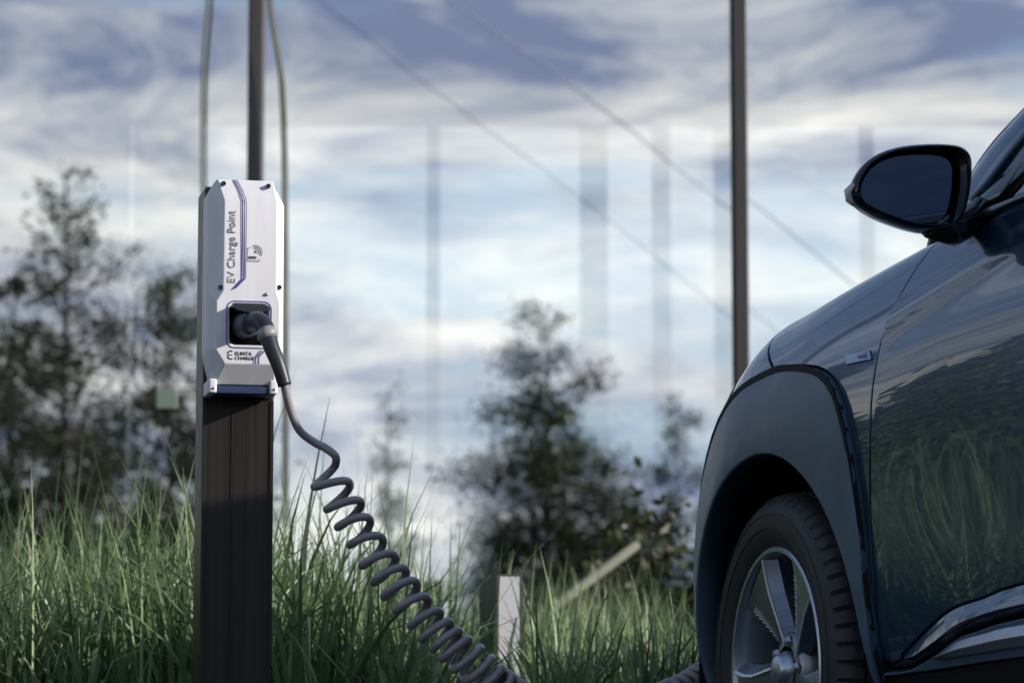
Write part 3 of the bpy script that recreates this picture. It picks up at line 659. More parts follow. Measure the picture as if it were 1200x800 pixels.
def cr(T,V,t):
    # nonuniform catmull-rom (finite-difference hermite), t array; V (n,...)
    t=np.asarray(t,float); n=len(T)
    i=np.clip(np.searchsorted(T,t,side='right')-1,0,n-2)
    m=np.zeros_like(V)
    d=(V[1:]-V[:-1])/(T[1:]-T[:-1]).reshape(-1,*([1]*(V.ndim-1)))
    w=(T[1:]-T[:-1])
    for k in range(1,n-1): m[k]=(d[k-1]*w[k]+d[k]*w[k-1])/(w[k]+w[k-1])
    m[0]=d[0]; m[-1]=d[-1]
    hh=(T[i+1]-T[i]); q=((t-T[i])/hh)
    sh=(-1,)+(1,)*(V.ndim-1)
    q=q.reshape(sh); hh=hh.reshape(sh)
    return (2*q**3-3*q**2+1)*V[i]+(q**3-2*q**2+q)*hh*m[i]+(-2*q**3+3*q**2)*V[i+1]+(q**3-q**2)*hh*m[i+1]
def S1(u,s):
    """single point arrays u,s (n,) -> (n,3)"""
    u=np.atleast_1d(u).astype(float); s=np.atleast_1d(s).astype(float)
    rows=cr(XS,PG,u)  # (n,10,3)
    out=np.empty((len(u),3)); T=np.arange(10.)
    # vectorised in s: hermite per row
    i=np.clip(np.floor(s).astype(int),0,8); q=(s-i)[:,None]; k=np.arange(len(u))
    def Vv(j): return rows[k,np.clip(j,0,9)]
    a=Vv(i);b=Vv(i+1)
    ma=np.where((i>0)[:,None],(b-Vv(i-1))/2,b-a); mb=np.where((i<8)[:,None],(Vv(i+2)-a)/2,b-a)
    return (2*q**3-3*q**2+1)*a+(q**3-2*q**2+q)*ma+(-2*q**3+3*q**2)*b+(q**3-q**2)*mb
for k,a in {5:.5,6:1,7:1.35,8:1.35,9:1.35,10:.35}.items():
    # station index k: raise upper points
    amt={5:.045,6:.05,7:.058,8:.05,9:.062,10:.03}[k]
    for j,f_ in {4:.1,5:.55,6:.95,7:1.,8:1.,9:1.}.items(): PG[k,j,2]+=amt*f_
PG[10,:,1]+=.0; PG[9,4:7,1]+=.002; PG[5:11,4:,2]+=.007; PG[9:11,5:,2]+=.006
S0 = S1
def S1(u, s):
    """the surface above, smoothed so that reflections run without kinks"""
    u = np.atleast_1d(u).astype(float); s = np.atleast_1d(s).astype(float); out = np.zeros((len(u), 3)); W = 0.
    du = np.minimum(.055, (.899 - u) * .5); ds = np.minimum(.45, np.minimum(s + .001, 9.001 - s) * .6)
    for a, wa in ((-1, .17), (-.5, .21), (0, .24), (.5, .21), (1, .17)):
        for b_, wb in ((-1, .17), (-.5, .21), (0, .24), (.5, .21), (1, .17)):
            out += wa * wb * S0(u + a * du, s + b_ * ds)
    return out

car = empty('parked_car', (CO[0], CO[1], 0), R(90) + TH)
tag(car, 'dark blue compact electric crossover car parked nose first towards the grass verge', 'car')
KS = .12
def Snorm(u, s):
    e_ = 2e-3
    du = S1(np.minimum(u + e_, .899), s) - S1(u - e_, s); ds = S1(u, np.minimum(s + 2 * e_, 9)) - S1(u, np.maximum(s - 2 * e_, 0))
    n = np.cross(ds, du); return n / (np.linalg.norm(n, axis=1)[:, None] + 1e-12)
def resample(poly, d=.012):
    out = []
    for i in range(len(poly)):
        a = np.array(poly[i], float); c = np.array(poly[(i + 1) % len(poly)], float)
        k = max(1, int(np.linalg.norm(c - a) / d))
        for j in range(k): out.append(a + (c - a) * j / k)
    return np.array(out)
def inset_poly(P, d):
    k = len(P); a = P - np.roll(P, 1, 0); c = np.roll(P, -1, 0) - P
    a /= np.linalg.norm(a, axis=1)[:, None] + 1e-12; c /= np.linalg.norm(c, axis=1)[:, None] + 1e-12
    t = a + c; t /= np.linalg.norm(t, axis=1)[:, None] + 1e-12
    nrm = np.stack([-t[:, 1], t[:, 0]], 1)
    cosv = np.clip((nrm * np.stack([-a[:, 1], a[:, 0]], 1)).sum(1), .5, 1)
    return P + nrm * (d / cosv)[:, None]
def inside_many(Q, P):
    c = np.zeros(len(Q), bool); x, y = Q[:, 0], Q[:, 1]; j = len(P) - 1
    for i in range(len(P)):
        xi, yi = P[i]; xj, yj = P[j]
        if yi != yj:
            m_ = ((yi > y) != (yj > y)) & (x < (xj - xi) * (y - yi) / (yj - yi) + xi); c ^= m_
        j = i
    return c
def panel(name, poly, m, parent, off=0., inset=.002, depth=.018, grid=.024, rnd=.0022, both=True, nodet=None, pmir=None):
    """body panel: polygon in (u, s), offset from the body surface, with rolled edges"""
    P = np.array([(p[0], p[1] * KS) for p in poly], float)
    ar = .5 * np.sum(P[:, 0] * np.roll(P[:, 1], -1) - np.roll(P[:, 0], -1) * P[:, 1])
    if ar < 0: P = P[::-1]
    P = resample(P); B0 = inset_poly(P, inset); B1 = inset_poly(P, inset + rnd)
    lo, hi = B1.min(0), B1.max(0)
    gx = np.arange(lo[0] + grid * .5, hi[0], grid); gy = np.arange(lo[1] + grid * .5, hi[1], grid)
    Q = np.array(np.meshgrid(gx, gy)).reshape(2, -1).T; Q = Q[inside_many(Q, inset_poly(P, inset + rnd + grid * .35))]
    # drop grid points too near the border
    if len(Q):
        dmin = np.min(np.linalg.norm(Q[:, None] - B1[None], axis=2), axis=1) if len(Q) * len(B1) < 1.2e7 else np.ones(len(Q))
        Q = Q[dmin > grid * .35]
    pts = [Vector(p) for p in B1] + [Vector(p) for p in Q]; k = len(B1)
    r = geometry.delaunay_2d_cdt(pts, [], [list(range(k))], 1, 1e-7)
    uv = np.array([p[:] for p in r[0]]); tris = [t for t in r[2]]
    def pos(uv_, extra=0.):
        u, s = uv_[:, 0], uv_[:, 1] / KS; n_ = Snorm(u, s)
        o_ = off(u, s) if callable(off) else off
        o_ = np.broadcast_to(o_, u.shape)
        return S1(u, s) + n_ * (o_ + extra)[:, None], n_
    V0, _ = pos(uv)
    # normal incl. offset function
    e_ = 1.5e-3
    def P3(uv_): return pos(uv_)[0]
    Nn = np.cross(P3(uv + [0, e_]) - P3(uv - [0, e_]), P3(uv + [e_, 0]) - P3(uv - [e_, 0])); Nn /= np.linalg.norm(Nn, axis=1)[:, None] + 1e-12
    nb = len(uv)
    key = {tuple(np.round(p, 6)): i for i, p in reversed(list(enumerate(uv)))}
    bidx = [key.get(tuple(np.round(p, 6)), None) for p in B1]
    if any(i is None for i in bidx):
        bidx = [int(np.argmin(np.linalg.norm(uv - p, axis=1))) for p in B1]
    W1, n1_ = pos(B0, -rnd); W2, _ = pos(B0, -depth)
    V = np.vstack([V0, W1, W2]); F = [tuple(t) for t in tris]
    flags = [0] * len(F)
    for i in range(k):
        j = (i + 1) % k
        F.append((bidx[i], nb + i, nb + j, bidx[j])); flags.append(1)
        F.append((nb + i, nb + k + i, nb + k + j, nb + j)); flags.append(2)
    outw = np.zeros((k, 3)); 
    for i in range(k): outw[i] = W1[i] - V0[bidx[i]]
    outw = outw / (np.linalg.norm(outw, axis=1)[:, None] + 1e-12)
    for sgn in ((1, -1) if both else (1,)):
        VV = V * np.array([1, sgn, 1]); FF = F if sgn == 1 else [tuple(reversed(t)) for t in F]
        # make sure triangles face outward
        t0 = np.array(F[0]); 
        fn = np.cross(V[t0[1]] - V[t0[0]], V[t0[2]] - V[t0[0]])
        if (fn @ Nn[t0[0]]) < 0: FF = [tuple(reversed(t)) for t in FF]
        me = bpy.data.meshes.new(name); me.from_pydata(VV.tolist(), [], FF); me.shade_smooth()
        ln = []
        for t, fl in zip(FF, flags):
            for vi in t:
                if vi < nb: q = Nn[vi]
                elif vi < nb + k: q = n1_[vi - nb] * .55 + outw[vi - nb] * .8; q = q / np.linalg.norm(q)
                else: q = outw[vi - nb - k]
                ln.append((q[0], q[1] * sgn, q[2]))
        me.normals_split_custom_set(ln)
        o = link(name, me, m, parent if sgn == 1 else (pmir or parent))
        if sgn == 1: first = o
        else: second = o
    return (first, second) if both else first
def cv(pts, n=6): return [tuple(p) for p in spline(pts, n)]
# --- seams (u, s)
SEAM = cv([(-.398, .55), (-.398, 1.04), (-.399, 1.75), (-.403, 2.38), (-.409, 2.95), (-.424, 3.65), (-.433, 4.26), (-.439, 4.58), (-.449, 4.92), (-.468, 5.26), (-.495, 5.68), (-.525, 6.07), (-.555, 6.45)])
CLOUT = cv([(-.385, .55), (-.392, 1.0), (-.397, 1.53), (-.392, 2.07), (-.392, 2.48), (-.385, 2.87), (-.374, 3.33), (-.358, 3.73), (-.334, 4.05), (-.304, 4.33), (-.262, 4.56), (-.208, 4.74), (-.125, 4.90), (-.045, 5.0), (.025, 4.98), (.105, 4.88), (.180, 4.70), (.262, 4.36), (.31, 3.9), (.345, 3.2), (.365, 2.4), (.38, 1.5), (.385, .55)], 5)
def zs(u, z):
    lo, hi = 0., 5.5
    for _ in range(30):
        m_ = .5 * (lo + hi)
        if S1(u, m_)[0, 2] < z: lo = m_
        else: hi = m_
    return lo
ARC = []
for a in np.linspace(-12, 192, 44):
    u = -.012 - .362 * math.cos(R(a)); z = .325 + .398 * math.sin(R(a)); ARC.append((u, zs(u, z)))
ARC = [(ARC[0][0], .55)] + ARC + [(ARC[-1][0], .55)]       # from rear-bottom over the top to the front
clad_poly = ARC + list(reversed(CLOUT))
def clad_off(u, s):
    # rolled lip: proud of the body, fuller towards the wheel
    a = np.arctan2((s - 1.2) * .135, (u + .012)); d = np.hypot((u + .012) / .362, (s - 1.2) / 2.75)
    return .012 + .010 * np.clip(1.35 - d, 0, .35) / .35
panel('wheel_arch_cladding', clad_poly, clad_m, car, off=clad_off, inset=.001, depth=.05, rnd=.004, grid=.02)
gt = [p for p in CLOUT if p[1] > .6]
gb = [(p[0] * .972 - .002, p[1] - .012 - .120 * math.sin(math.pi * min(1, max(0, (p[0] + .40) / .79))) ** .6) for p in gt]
GAP_SHADE = (gt, gb)
# front bumper / fender seam
BS = cv([(.016, 5.06), (.030, 5.14), (.060, 5.30), (.085, 5.46), (.110, 5.66), (.130, 6.0), (.135, 6.6), (.135, 7.2)])
fi = [p for p in CLOUT if p[0] <= .016 and p[1] > .5]
TOPS = 7.2
fender = fi + BS + [(-.1, TOPS), (-.35, TOPS), (-.60, TOPS), (-.61, 6.9)] + list(reversed(SEAM))
panel('fender', fender, paint, car, depth=.02, grid=.012)
bf = [p for p in CLOUT if p[0] > .016]
bump = bf + [(.46, .55), (.60, .55), (.76, .55), (.885, .55), (.885, 4.2), (.885, 6.0), (.885, TOPS), (.7, TOPS), (.5, TOPS), (.3, TOPS)] + list(reversed(BS))
panel('front_bumper', bump, paint, car, depth=.02)
# grille + plate mount at the very front (closed grille of an electric car)
gv = []; gf = []
k = 16
for sy in (1,):
    for a in range(2 * k + 1):
        uu = .885 + .014 * (1 - abs(a - k) / k)
        for ssx in np.linspace(.6, 7.2, 12):
            p = S1(uu, ssx)[0]; gv.append((p[0] + .001, p[1] * (1 if a <= k else -1), p[2]))
gf = [(a * 12 + i, (a + 1) * 12 + i, (a + 1) * 12 + i + 1, a * 12 + i + 1) for a in range(2 * k) for i in range(11)]
mesh('grille', gv, gf, clad_m, car, smooth=True)
# head lamps: slim upper, round-cornered lower pod
panel('headlight', cv([(.62, 5.3), (.45, 5.35), (.30, 5.25), (.24, 5.2), (.30, 5.0), (.45, 5.0), (.62, 4.95), (.62, 5.3)], 4)[:-1], amber, car, off=.003, inset=.001, depth=.006)
panel('headlight', cv([(.55, 3.6), (.44, 3.7), (.42, 3.2), (.45, 2.6), (.56, 2.6), (.60, 3.1), (.55, 3.6)], 4)[:-1], gl_black, car, off=.004, inset=.001, depth=.006)
# front door
STRIPT = cv([(-.469, 1.19), (-.52, 1.34), (-.574, 1.50), (-.64, 1.68), (-.70, 1.77), (-.773, 1.83), (-.914, 1.96), (-1.43, 2.2)], 6)
STRIPB = cv([(-.500, 1.17), (-.53, 1.19), (-.565, 1.26), (-.615, 1.36), (-.694, 1.54), (-.768, 1.63), (-.909, 1.73), (-1.43, 1.97)], 6)
CLT = cv([(-.399, 1.03), (-.45, 1.03), (-.49, 1.05), (-.54, 1.12), (-.608, 1.24), (-.69, 1.42), (-.764, 1.50), (-.905, 1.61), (-1.43, 1.85)], 6)
DR = -1.43
def belt(u): return 6.42
sm = [p for p in SEAM if p[1] > 1.06]
door = [(-.430, 1.075), (-.462, 1.12)] + STRIPT + [(DR, 3.5), (DR, 5.0), (DR, 6.42), (-1.1, 6.42), (-.8, 6.42), (-.62, 6.47)] + list(reversed(sm))
def door_off(u, s):
    # soft shoulder above a hollow, like the pressed lines of the photographed door
    line = 5.05 + .55 * np.clip((-.42 - u) / .45, 0, 1.4)
    a = .006 * np.exp(-((s - line) / .22) ** 2)
    hol = -.006 * np.exp(-((s - (3.1)) / 1.1) ** 2) * np.clip((-.45 - u) / .25, 0, 1)
    # the panel turns in towards the scalloped crease
    return a + hol
dpair = panel('front_door', door, paint, car, off=door_off, depth=.018, grid=.013)
def ruled(name, top, bot, profile, m, both=True, par=None, nrow=None):
    """strip between two (u, s) curves; profile = [(t, off)], t 0 at the top"""
    k = 40
    def rs(c):
        c = np.array(c, float); d = np.r_[0, np.cumsum(np.linalg.norm(np.diff(c * [1, KS], axis=0), axis=1))]; q = np.linspace(0, d[-1], k)
        return np.stack([np.interp(q, d, c[:, 0]), np.interp(q, d, c[:, 1])], 1)
    T, Bq = rs(top), rs(bot); V = []
    for t, of in profile:
        uv = T * (1 - t) + Bq * t; V.append(S1(uv[:, 0], uv[:, 1]) + Snorm(uv[:, 0], uv[:, 1]) * of)
    V = np.vstack(V); F = [(r * k + i, r * k + i + 1, (r + 1) * k + i + 1, (r + 1) * k + i) for r in range(len(profile) - 1) for i in range(k - 1)]
    for sgn in ((1, -1) if both else (1,)):
        o = mesh(name, (V * [1, sgn, 1]).tolist(), F if sgn == -1 else [tuple(reversed(q)) for q in F], m, par[0 if sgn == 1 else 1] if par else car, smooth=False)
    return o
ruled('door_crease', STRIPT, STRIPB, [(0, -.010), (0.03, -.003), (.25, .0005), (.5, .005), (.75, .009), (1., .0125), (1.03, .0125)], paint, par=dpair)
ruled('door_lower_skin', STRIPB, CLT, [(.02, .0125), (.25, .007), (.75, .0), (1., -.004)], gl_black, par=dpair)
mesh_tip = None
SILLT = cv([(-.389, .93), (-.591, .985), (-.883, 1.09), (-1.43, 1.2)], 6)
trim = [(-.396, .93)] + SILLT + list(reversed([(u, s - .035) for u, s in CLT]))
panel('door_trim', trim, clad_m, car, off=.010, inset=.0015, depth=.02)
SVT = cv([(-.606, 1.165), (-.632, 1.22), (-.665, 1.29), (-.705, 1.355), (-.79, 1.42), (-.902, 1.49), (-1.40, 1.66)], 6)
SVB = cv([(-.612, 1.145), (-.68, 1.165), (-.755, 1.195), (-.893, 1.245), (-1.40, 1.40)], 6)
ruled('silver_strip', SVT, SVB, [(0, .009), (.02, .0125), (.45, .022), (.5, .023), (1., .018), (1.01, .009)], silver)
panel('sill', [(-.385, .05), (-.385, .93)] + SILLT + [(-1.43, .05)], sill_m, car, off=-.004, inset=.001)
# rear door, quarter, rear cladding (simple, out of the picture)
RA = []
for a in np.linspace(-12, 192, 30):
    u = -2.6 - .362 * math.cos(R(a)); z = .325 + .398 * math.sin(R(a)); RA.append((u, zs(u, z)))
RA = [(RA[0][0], .55)] + RA + [(RA[-1][0], .55)]
RO = cv([(-3.02, .55), (-3.02, 1.6), (-3.0, 2.8), (-2.93, 3.8), (-2.78, 4.6), (-2.6, 4.9), (-2.42, 4.6), (-2.27, 3.8), (-2.19, 2.8), (-2.17, 1.6), (-2.17, .55)], 5)
panel('wheel_arch_cladding', RA + list(reversed(RO)), clad_m, car, off=.016, inset=.001, depth=.05, rnd=.004)
panel('rear_door', [(DR, 1.4), (DR, 6.42), (-2.25, 6.42), (-2.30, 5.0)] + [p for p in RO if p[0] > -2.33 and p[1] > 1.3][:: 1] + [(-2.17, 1.3)], paint, car)
panel('quarter_panel', [(-2.25, 6.42), (-2.32, 5.0)] + [p for p in reversed(RO) if p[0] < -2.33] + [(-3.3, .55), (-3.4, 2.5), (-3.4, 6.42)], paint, car)
panel('sill', [(DR, .05), (DR, 1.35), (-2.17, 1.28), (-2.17, .05)], sill_m, car, off=.004)
panel('taillight', cv([(-3.05, 5.2), (-3.2, 5.6), (-3.38, 5.5), (-3.38, 4.9), (-3.2, 4.9), (-3.05, 5.2)], 4)[:-1], red_lens, car, off=.004, inset=.001, depth=.006)
# bonnet (both halves in one sheet)
nu, ns = 34, 11; hv = []; hf = []
us = np.linspace(-.60, .86, nu)
for u in us:
    row = [S1(u, s)[0] for s in np.linspace(TOPS + .03, 9, ns)]
    full = [tuple(p) for p in row] + [(p[0], -p[1], p[2]) for p in reversed(row[:-1])]
    hv += full
w_ = 2 * ns - 1
hf = [(a * w_ + i, a * w_ + i + 1, (a + 1) * w_ + i + 1, (a + 1) * w_ + i) for a in range(nu - 1) for i in range(w_ - 1)]
mesh('bonnet', hv, hf, paint, car, smooth=True)
# tail end and cargo deck, floor
tv = []; w_ = 12
for s in np.linspace(.3, 6.6, w_): p = S1(-3.42, s)[0]; tv += [tuple(p), (p[0] - .03, 0, p[2]), (p[0], -p[1], p[2])]
mesh('tailgate', tv, [(3 * i + j, 3 * i + j + 1, 3 * i + 4 + j, 3 * i + 3 + j) for i in range(w_ - 1) for j in (0, 1)], paint, car, smooth=True)
# dark inner shell behind the seams
sv_ = []; sf_ = []; ug = np.linspace(-3.38, .86, 86); sg = np.linspace(.3, 7.0, 26)
A_ = np.array([[u, s] for u in ug for s in sg]); PP = S1(A_[:, 0], A_[:, 1]) - Snorm(A_[:, 0], A_[:, 1]) * .028
for i in range(len(ug) - 1):
    for j in range(len(sg) - 1):
        c = PP[i * 26 + j]; q = (i * 26 + j, i * 26 + j + 1, (i + 1) * 26 + j + 1, (i + 1) * 26 + j)
        if all(min(math.hypot(PP[t][0] + .0, PP[t][2] - .325), math.hypot(PP[t][0] + 2.6, PP[t][2] - .325)) > .385 for t in q): sf_.append(q)
nn_ = len(PP)
vv = PP.tolist() + (PP * [1, -1, 1]).tolist(); ff = sf_ + [tuple(i + nn_ for i in reversed(q)) for q in sf_]
mesh('inner_shell', vv, ff, shell_m, car)
MB().box(-3.3, .7, -.62, .62, .17, .24).build('floor_pan', shell_m, car)
for ux in (0, -2.6):
    for sy in (1, -1):
        lin = MB(); k = 26; pr_ = []
        for a in range(k + 1):
            an = R(-15 + 210 * a / k); pr_.append((ux - .012 - .385 * math.cos(an), .325 + .41 * math.sin(an)))
        vv = [(x, sy * .875, z) for x, z in pr_] + [(x, sy * .50, z) for x, z in pr_]
        ff = [(i, i + 1, k + 2 + i, k + 1 + i) for i in range(k)] + [tuple(k + 1 + i for i in range(k + 1))]
        lin.add(vv, ff); lin.build('wheel_arch_liner', shell_m, car)
ruled('arch_gap_shade', GAP_SHADE[0], GAP_SHADE[1], [(.05, .004), (.1, .0140), (.9, .0140), (1., .006)], shell_m)  # near-black strip paints the shadow at the step above the cladding
# fender badge
def ontop(u, s, of=0.): return (S1(u, s)[0] + Snorm(np.array([u]), np.array([s]))[0] * of)
bq = panel('fender_badge', [(-.312, 4.80), (-.408, 4.74), (-.421, 4.60), (-.325, 4.64)], badge_face, car, off=.0035, inset=.0, depth=.004, rnd=.0012, grid=.01)
bi = panel('badge_inlay', [(-.362, 4.755), (-.400, 4.730), (-.407, 4.635), (-.370, 4.665)], badge_blue, car, off=.0045, inset=.0, depth=.002, rnd=.0006, grid=.01, pmir=bq[1])
bi[0].parent = bq[0]
# ---- greenhouse
def strip(name, A, B, m, par=car, bulge=0., n=12, rows=4, both=True, solid=.0):
    A = spline(A, n); B = spline(B, n); k = min(len(A), len(B)); A = np.array(A[:k]); B = np.array(B[:k]); V = []
    for r in range(rows + 1):
        t = r / rows; q = A * (1 - t) + B * t; d = np.cross(A[-1] - A[0], B[0] - A[0]); d /= np.linalg.norm(d)
        if d[1] < 0: d = -d
        V.append(q + d * bulge * (1 - (2 * t - 1) ** 2))
    V = np.vstack(V); F = [(r * k + i, r * k + i + 1, (r + 1) * k + i + 1, (r + 1) * k + i) for r in range(rows) for i in range(k - 1)]; out = []
    for sg_ in ((1, -1) if both else (1,)):
        o = mesh(name, (V * [1, sg_, 1]).tolist(), F if sg_ == -1 else [tuple(reversed(q)) for q in F], m, par, smooth=True)
        if solid: md = o.modifiers.new('t', 'SOLIDIFY'); md.thickness = solid; md.offset = 0
        out.append(o)
    return out
PO = [(-.40, .775, 1.035), (-.585, .776, 1.172), (-.72, .750, 1.256), (-1.0, .690, 1.400), (-1.25, .640, 1.470)]   # outer pillar edge
PI = [(-.56, .835, 1.075), (-.68, .812, 1.120), (-.80, .790, 1.200), (-1.05, .735, 1.350), (-1.30, .675, 1.440)]    # pillar / window frame
RI = [(-1.25, .640, 1.470), (-1.6, .610, 1.510), (-2.2, .600, 1.520), (-2.9, .58, 1.48), (-3.25, .55, 1.42)]
RJ = [(-1.30, .675, 1.440), (-1.6, .655, 1.475), (-2.2, .645, 1.485), (-2.9, .62, 1.44), (-3.25, .60, 1.36)]
strip('windscreen_pillar', PO, PI, paint, bulge=.012, rows=6, solid=.01)
strip('pillar_seal', [(p[0] + .012, p[1] - .006, p[2] + .010) for p in PO], [(p[0], p[1] + .002, p[2] + .002) for p in PO], gl_black, bulge=.002, solid=.004)
strip('roof_rail', RI, RJ, paint, bulge=.01, solid=.01)
# roof
ro_v = []; RR = np.array(spline(RI, 6)); 
for p in RR:
    for t in np.linspace(1, -1, 15): ro_v.append((p[0] - .0, p[1] * t, p[2] + .045 * (1 - t * t)))
mesh('roof_panel', ro_v, [(a * 15 + i, a * 15 + i + 1, (a + 1) * 15 + i + 1, (a + 1) * 15 + i) for a in range(len(RR) - 1) for i in range(14)], paint, car, smooth=True)
wv = []; WW = np.array(spline(PO, 6))
for i, p in enumerate(WW):
    for t in np.linspace(1, -1, 15):
        q = i / (len(WW) - 1); wv.append((p[0] + .16 * (1 - t * t) * (1 - q * .75), p[1] * t, p[2] + .045 * (1 - t * t) * q))
mesh('windscreen', wv, [(a * 15 + i, a * 15 + i + 1, (a + 1) * 15 + i + 1, (a + 1) * 15 + i) for a in range(len(WW) - 1) for i in range(14)], car_glass, car, smooth=True)
bz = [(-3.25, .58, 1.40), (-3.36, .62, 1.22), (-3.40, .64, 1.06)]
rv = []
for p in spline(bz, 4):
    for t in np.linspace(1, -1, 9): rv.append((p[0] - .06 * (1 - t * t), p[1] * t, p[2]))
mesh('rear_window', rv, [(a * 9 + i, a * 9 + i + 1, (a + 1) * 9 + i + 1, (a + 1) * 9 + i) for a in range(8) for i in range(8)], car_glass, car, smooth=True)
# belt, black window frame with the sail where the mirror sits, and side glass
BL = [(-.56, .848, 1.055), (-.75, .852, 1.058), (-1.0, .853, 1.068), (-1.6, .850, 1.085), (-2.4, .84, 1.105), (-3.25, .74, 1.12)]
BLu = [(p[0], p[1] - .012, p[2] + .022) for p in BL]
strip('window_seal', BL, BLu, gl_black, bulge=.004, solid=.006)
strip('belt_shelf', [(p[0], p[1] - .16, p[2] - .005) for p in BL], [(p[0], p[1] + .002, p[2] + .001) for p in BL], gl_black)
WI = [(-.78, .834, 1.082), (-.86, .800, 1.150), (-.93, .775, 1.210), (-1.12, .725, 1.340), (-1.34, .672, 1.418)]
strip('window_frame', PI, WI, gl_black, bulge=.004, rows=3, solid=.008)
strip('window_frame', [(-.56, .842, 1.074), (-.64, .842, 1.078), (-.70, .838, 1.085), (-.76, .836, 1.088)], [(-.60, .830, 1.090), (-.66, .820, 1.105), (-.72, .812, 1.13), (-.80, .800, 1.16)], gl_black, solid=.006)
strip('window_frame', RJ, [(p[0], p[1] + .012, p[2] - .030) for p in RJ], gl_black, solid=.006)
GA = [(-.80, .828, 1.085), (-1.0, .832, 1.09), (-1.41, .834, 1.10)]; GB = [(-.93, .772, 1.212), (-1.20, .700, 1.36), (-1.41, .666, 1.43)]
strip('side_window', GA, GB, car_glass, bulge=.006)
strip('side_window', [(-1.49, .834, 1.10), (-1.9, .835, 1.11), (-2.35, .825, 1.12)], [(-1.49, .66, 1.445), (-1.9, .65, 1.455), (-2.35, .64, 1.44)], car_glass, bulge=.006)
strip('centre_pillar', [(-1.40, .838, 1.09), (-1.40, .668, 1.44)], [(-1.50, .838, 1.09), (-1.50, .664, 1.45)], gl_black, solid=.01)
strip('rear_pillar', [(-2.35, .83, 1.115), (-2.35, .64, 1.45)], [(-3.30, .70, 1.12), (-3.25, .60, 1.37)], paint, solid=.01)
# cabin: dashboard, seats, wheel (dimly visible through the glass)
MB().box(-.95, -.45, -.70, .70, .70, 1.02).build('dashboard', seat_m, car, bevel=.04)
for sy in (.36, -.36):
    sb = MB(); sb.box(-1.75, -1.25, sy - .25, sy + .25, .42, .58); sb.box(-1.95, -1.80, sy - .25, sy + .25, .55, 1.15); so = sb.build('seat', seat_m, car, bevel=.05)
    MB().box(-1.93, -1.84, sy - .12, sy + .12, 1.18, 1.36).build('headrest', seat_m, so, bevel=.03)
sw = [(-1.10 + .06 * math.cos(a), .36 + .18 * math.sin(a), .98 + .17 * math.cos(a)) for a in np.linspace(0, 2 * math.pi, 25)]
MB().tube(sw, .015, 8, cap=False).build('steering_wheel', seat_m, car, smooth=True)
# ---- wing mirrors
outl = [(1.127, 1.079), (1.123, 1.098), (1.108, 1.122), (1.087, 1.140), (1.061, 1.153), (1.030, 1.162), (.998, 1.167), (.965, 1.170), (.935, 1.170), (.918, 1.166), (.908, 1.157), (.904, 1.143), (.905, 1.115), (.909, 1.090), (.916, 1.064), (.925, 1.047), (.940, 1.036), (.962, 1.030), (.993, 1.027), (1.025, 1.031), (1.055, 1.038), (1.085, 1.047), (1.109, 1.058), (1.121, 1.067)]
outl = [tuple(p) for p in spline(outl + [outl[0]], 3)[:-1]]; mc = np.mean(outl, axis=0); k = len(outl)
def mring(x, sc_, dy=0., dz=0.):
    dy = dy - .47 * max(0, x + .79)
    return [(x, mc[0] + (y - mc[0]) * sc_ + dy, mc[1] + (z - mc[1]) * sc_ + dz) for y, z in outl]
def rings_mesh(name, rings, m, par, capa=False, capb=False, sg=1, smooth=True):
    V = [(p[0], p[1] * sg, p[2]) for r in rings for p in r]; F = [(a * k + i, a * k + (i + 1) % k, (a + 1) * k + (i + 1) % k, (a + 1) * k + i) for a in range(len(rings) - 1) for i in range(k)]
    if capa: F.append(tuple(range(k)))
    if capb: F.append(tuple((len(rings) - 1) * k + i for i in range(k)))
    me = bpy.data.meshes.new(name); me.from_pydata(V, [], F); bm = bmesh.new(); bm.from_mesh(me); bmesh.ops.recalc_face_normals(bm, faces=bm.faces); bm.to_mesh(me); bm.free()
    if smooth: me.shade_smooth()
    return link(name, me, m, par)
for sg_ in (1, -1):
    mo = rings_mesh('wing_mirror', [mring(-.805, .93), mring(-.802, .965), mring(-.796, .99), mring(-.775, 1.0), mring(-.745, .985), mring(-.715, .93), mring(-.69, .82), mring(-.672, .62), mring(-.665, .35)], paint if False else gl_black, car, capb=True, sg=sg_)
    rings_mesh('mirror_bezel', [mring(-.805, .93), mring(-.800, .90), mring(-.785, .85, .004, -.002), mring(-.778, .83, .006, -.004)], gl_black, mo, sg=sg_)
    gl = []
    for (y, z) in outl:
        yy_ = mc[0] + (y - mc[0]) * .80 + .008; zz2 = mc[1] + (z - mc[1]) * .80 - .004; gl.append((-.787 + (mc[0] - yy_) * .10, yy_, zz2))
    rings_mesh('mirror_glass', [gl, [(p[0] + .004, p[1], p[2]) for p in gl]], mirror_glass, mo, capa=True, sg=sg_, smooth=False)
    # indicator lens at the outer tip
    lv = MB().tube([(-.800, 1.124 * 1, 1.092), (-.798, 1.1335, 1.080), (-.796, 1.130, 1.066), (-.795, 1.120, 1.058)], [.004, .0065, .006, .003], 10)
    for i_, p in enumerate(lv.v): lv.v[i_] = (p[0], p[1] * sg_, p[2])
    lv.build('indicator', amber, mo, smooth=True)
    fm = MB().tube([(-.76, .965, 1.040), (-.745, .915, 1.040), (-.72, .870, 1.060), (-.70, .835, 1.075)], [.022, .030, .030, .030], 14)
    for i_, p in enumerate(fm.v): fm.v[i_] = (p[0], p[1] * sg_, p[2])
    fm.build('mirror_foot', gl_black, mo, smooth=True)
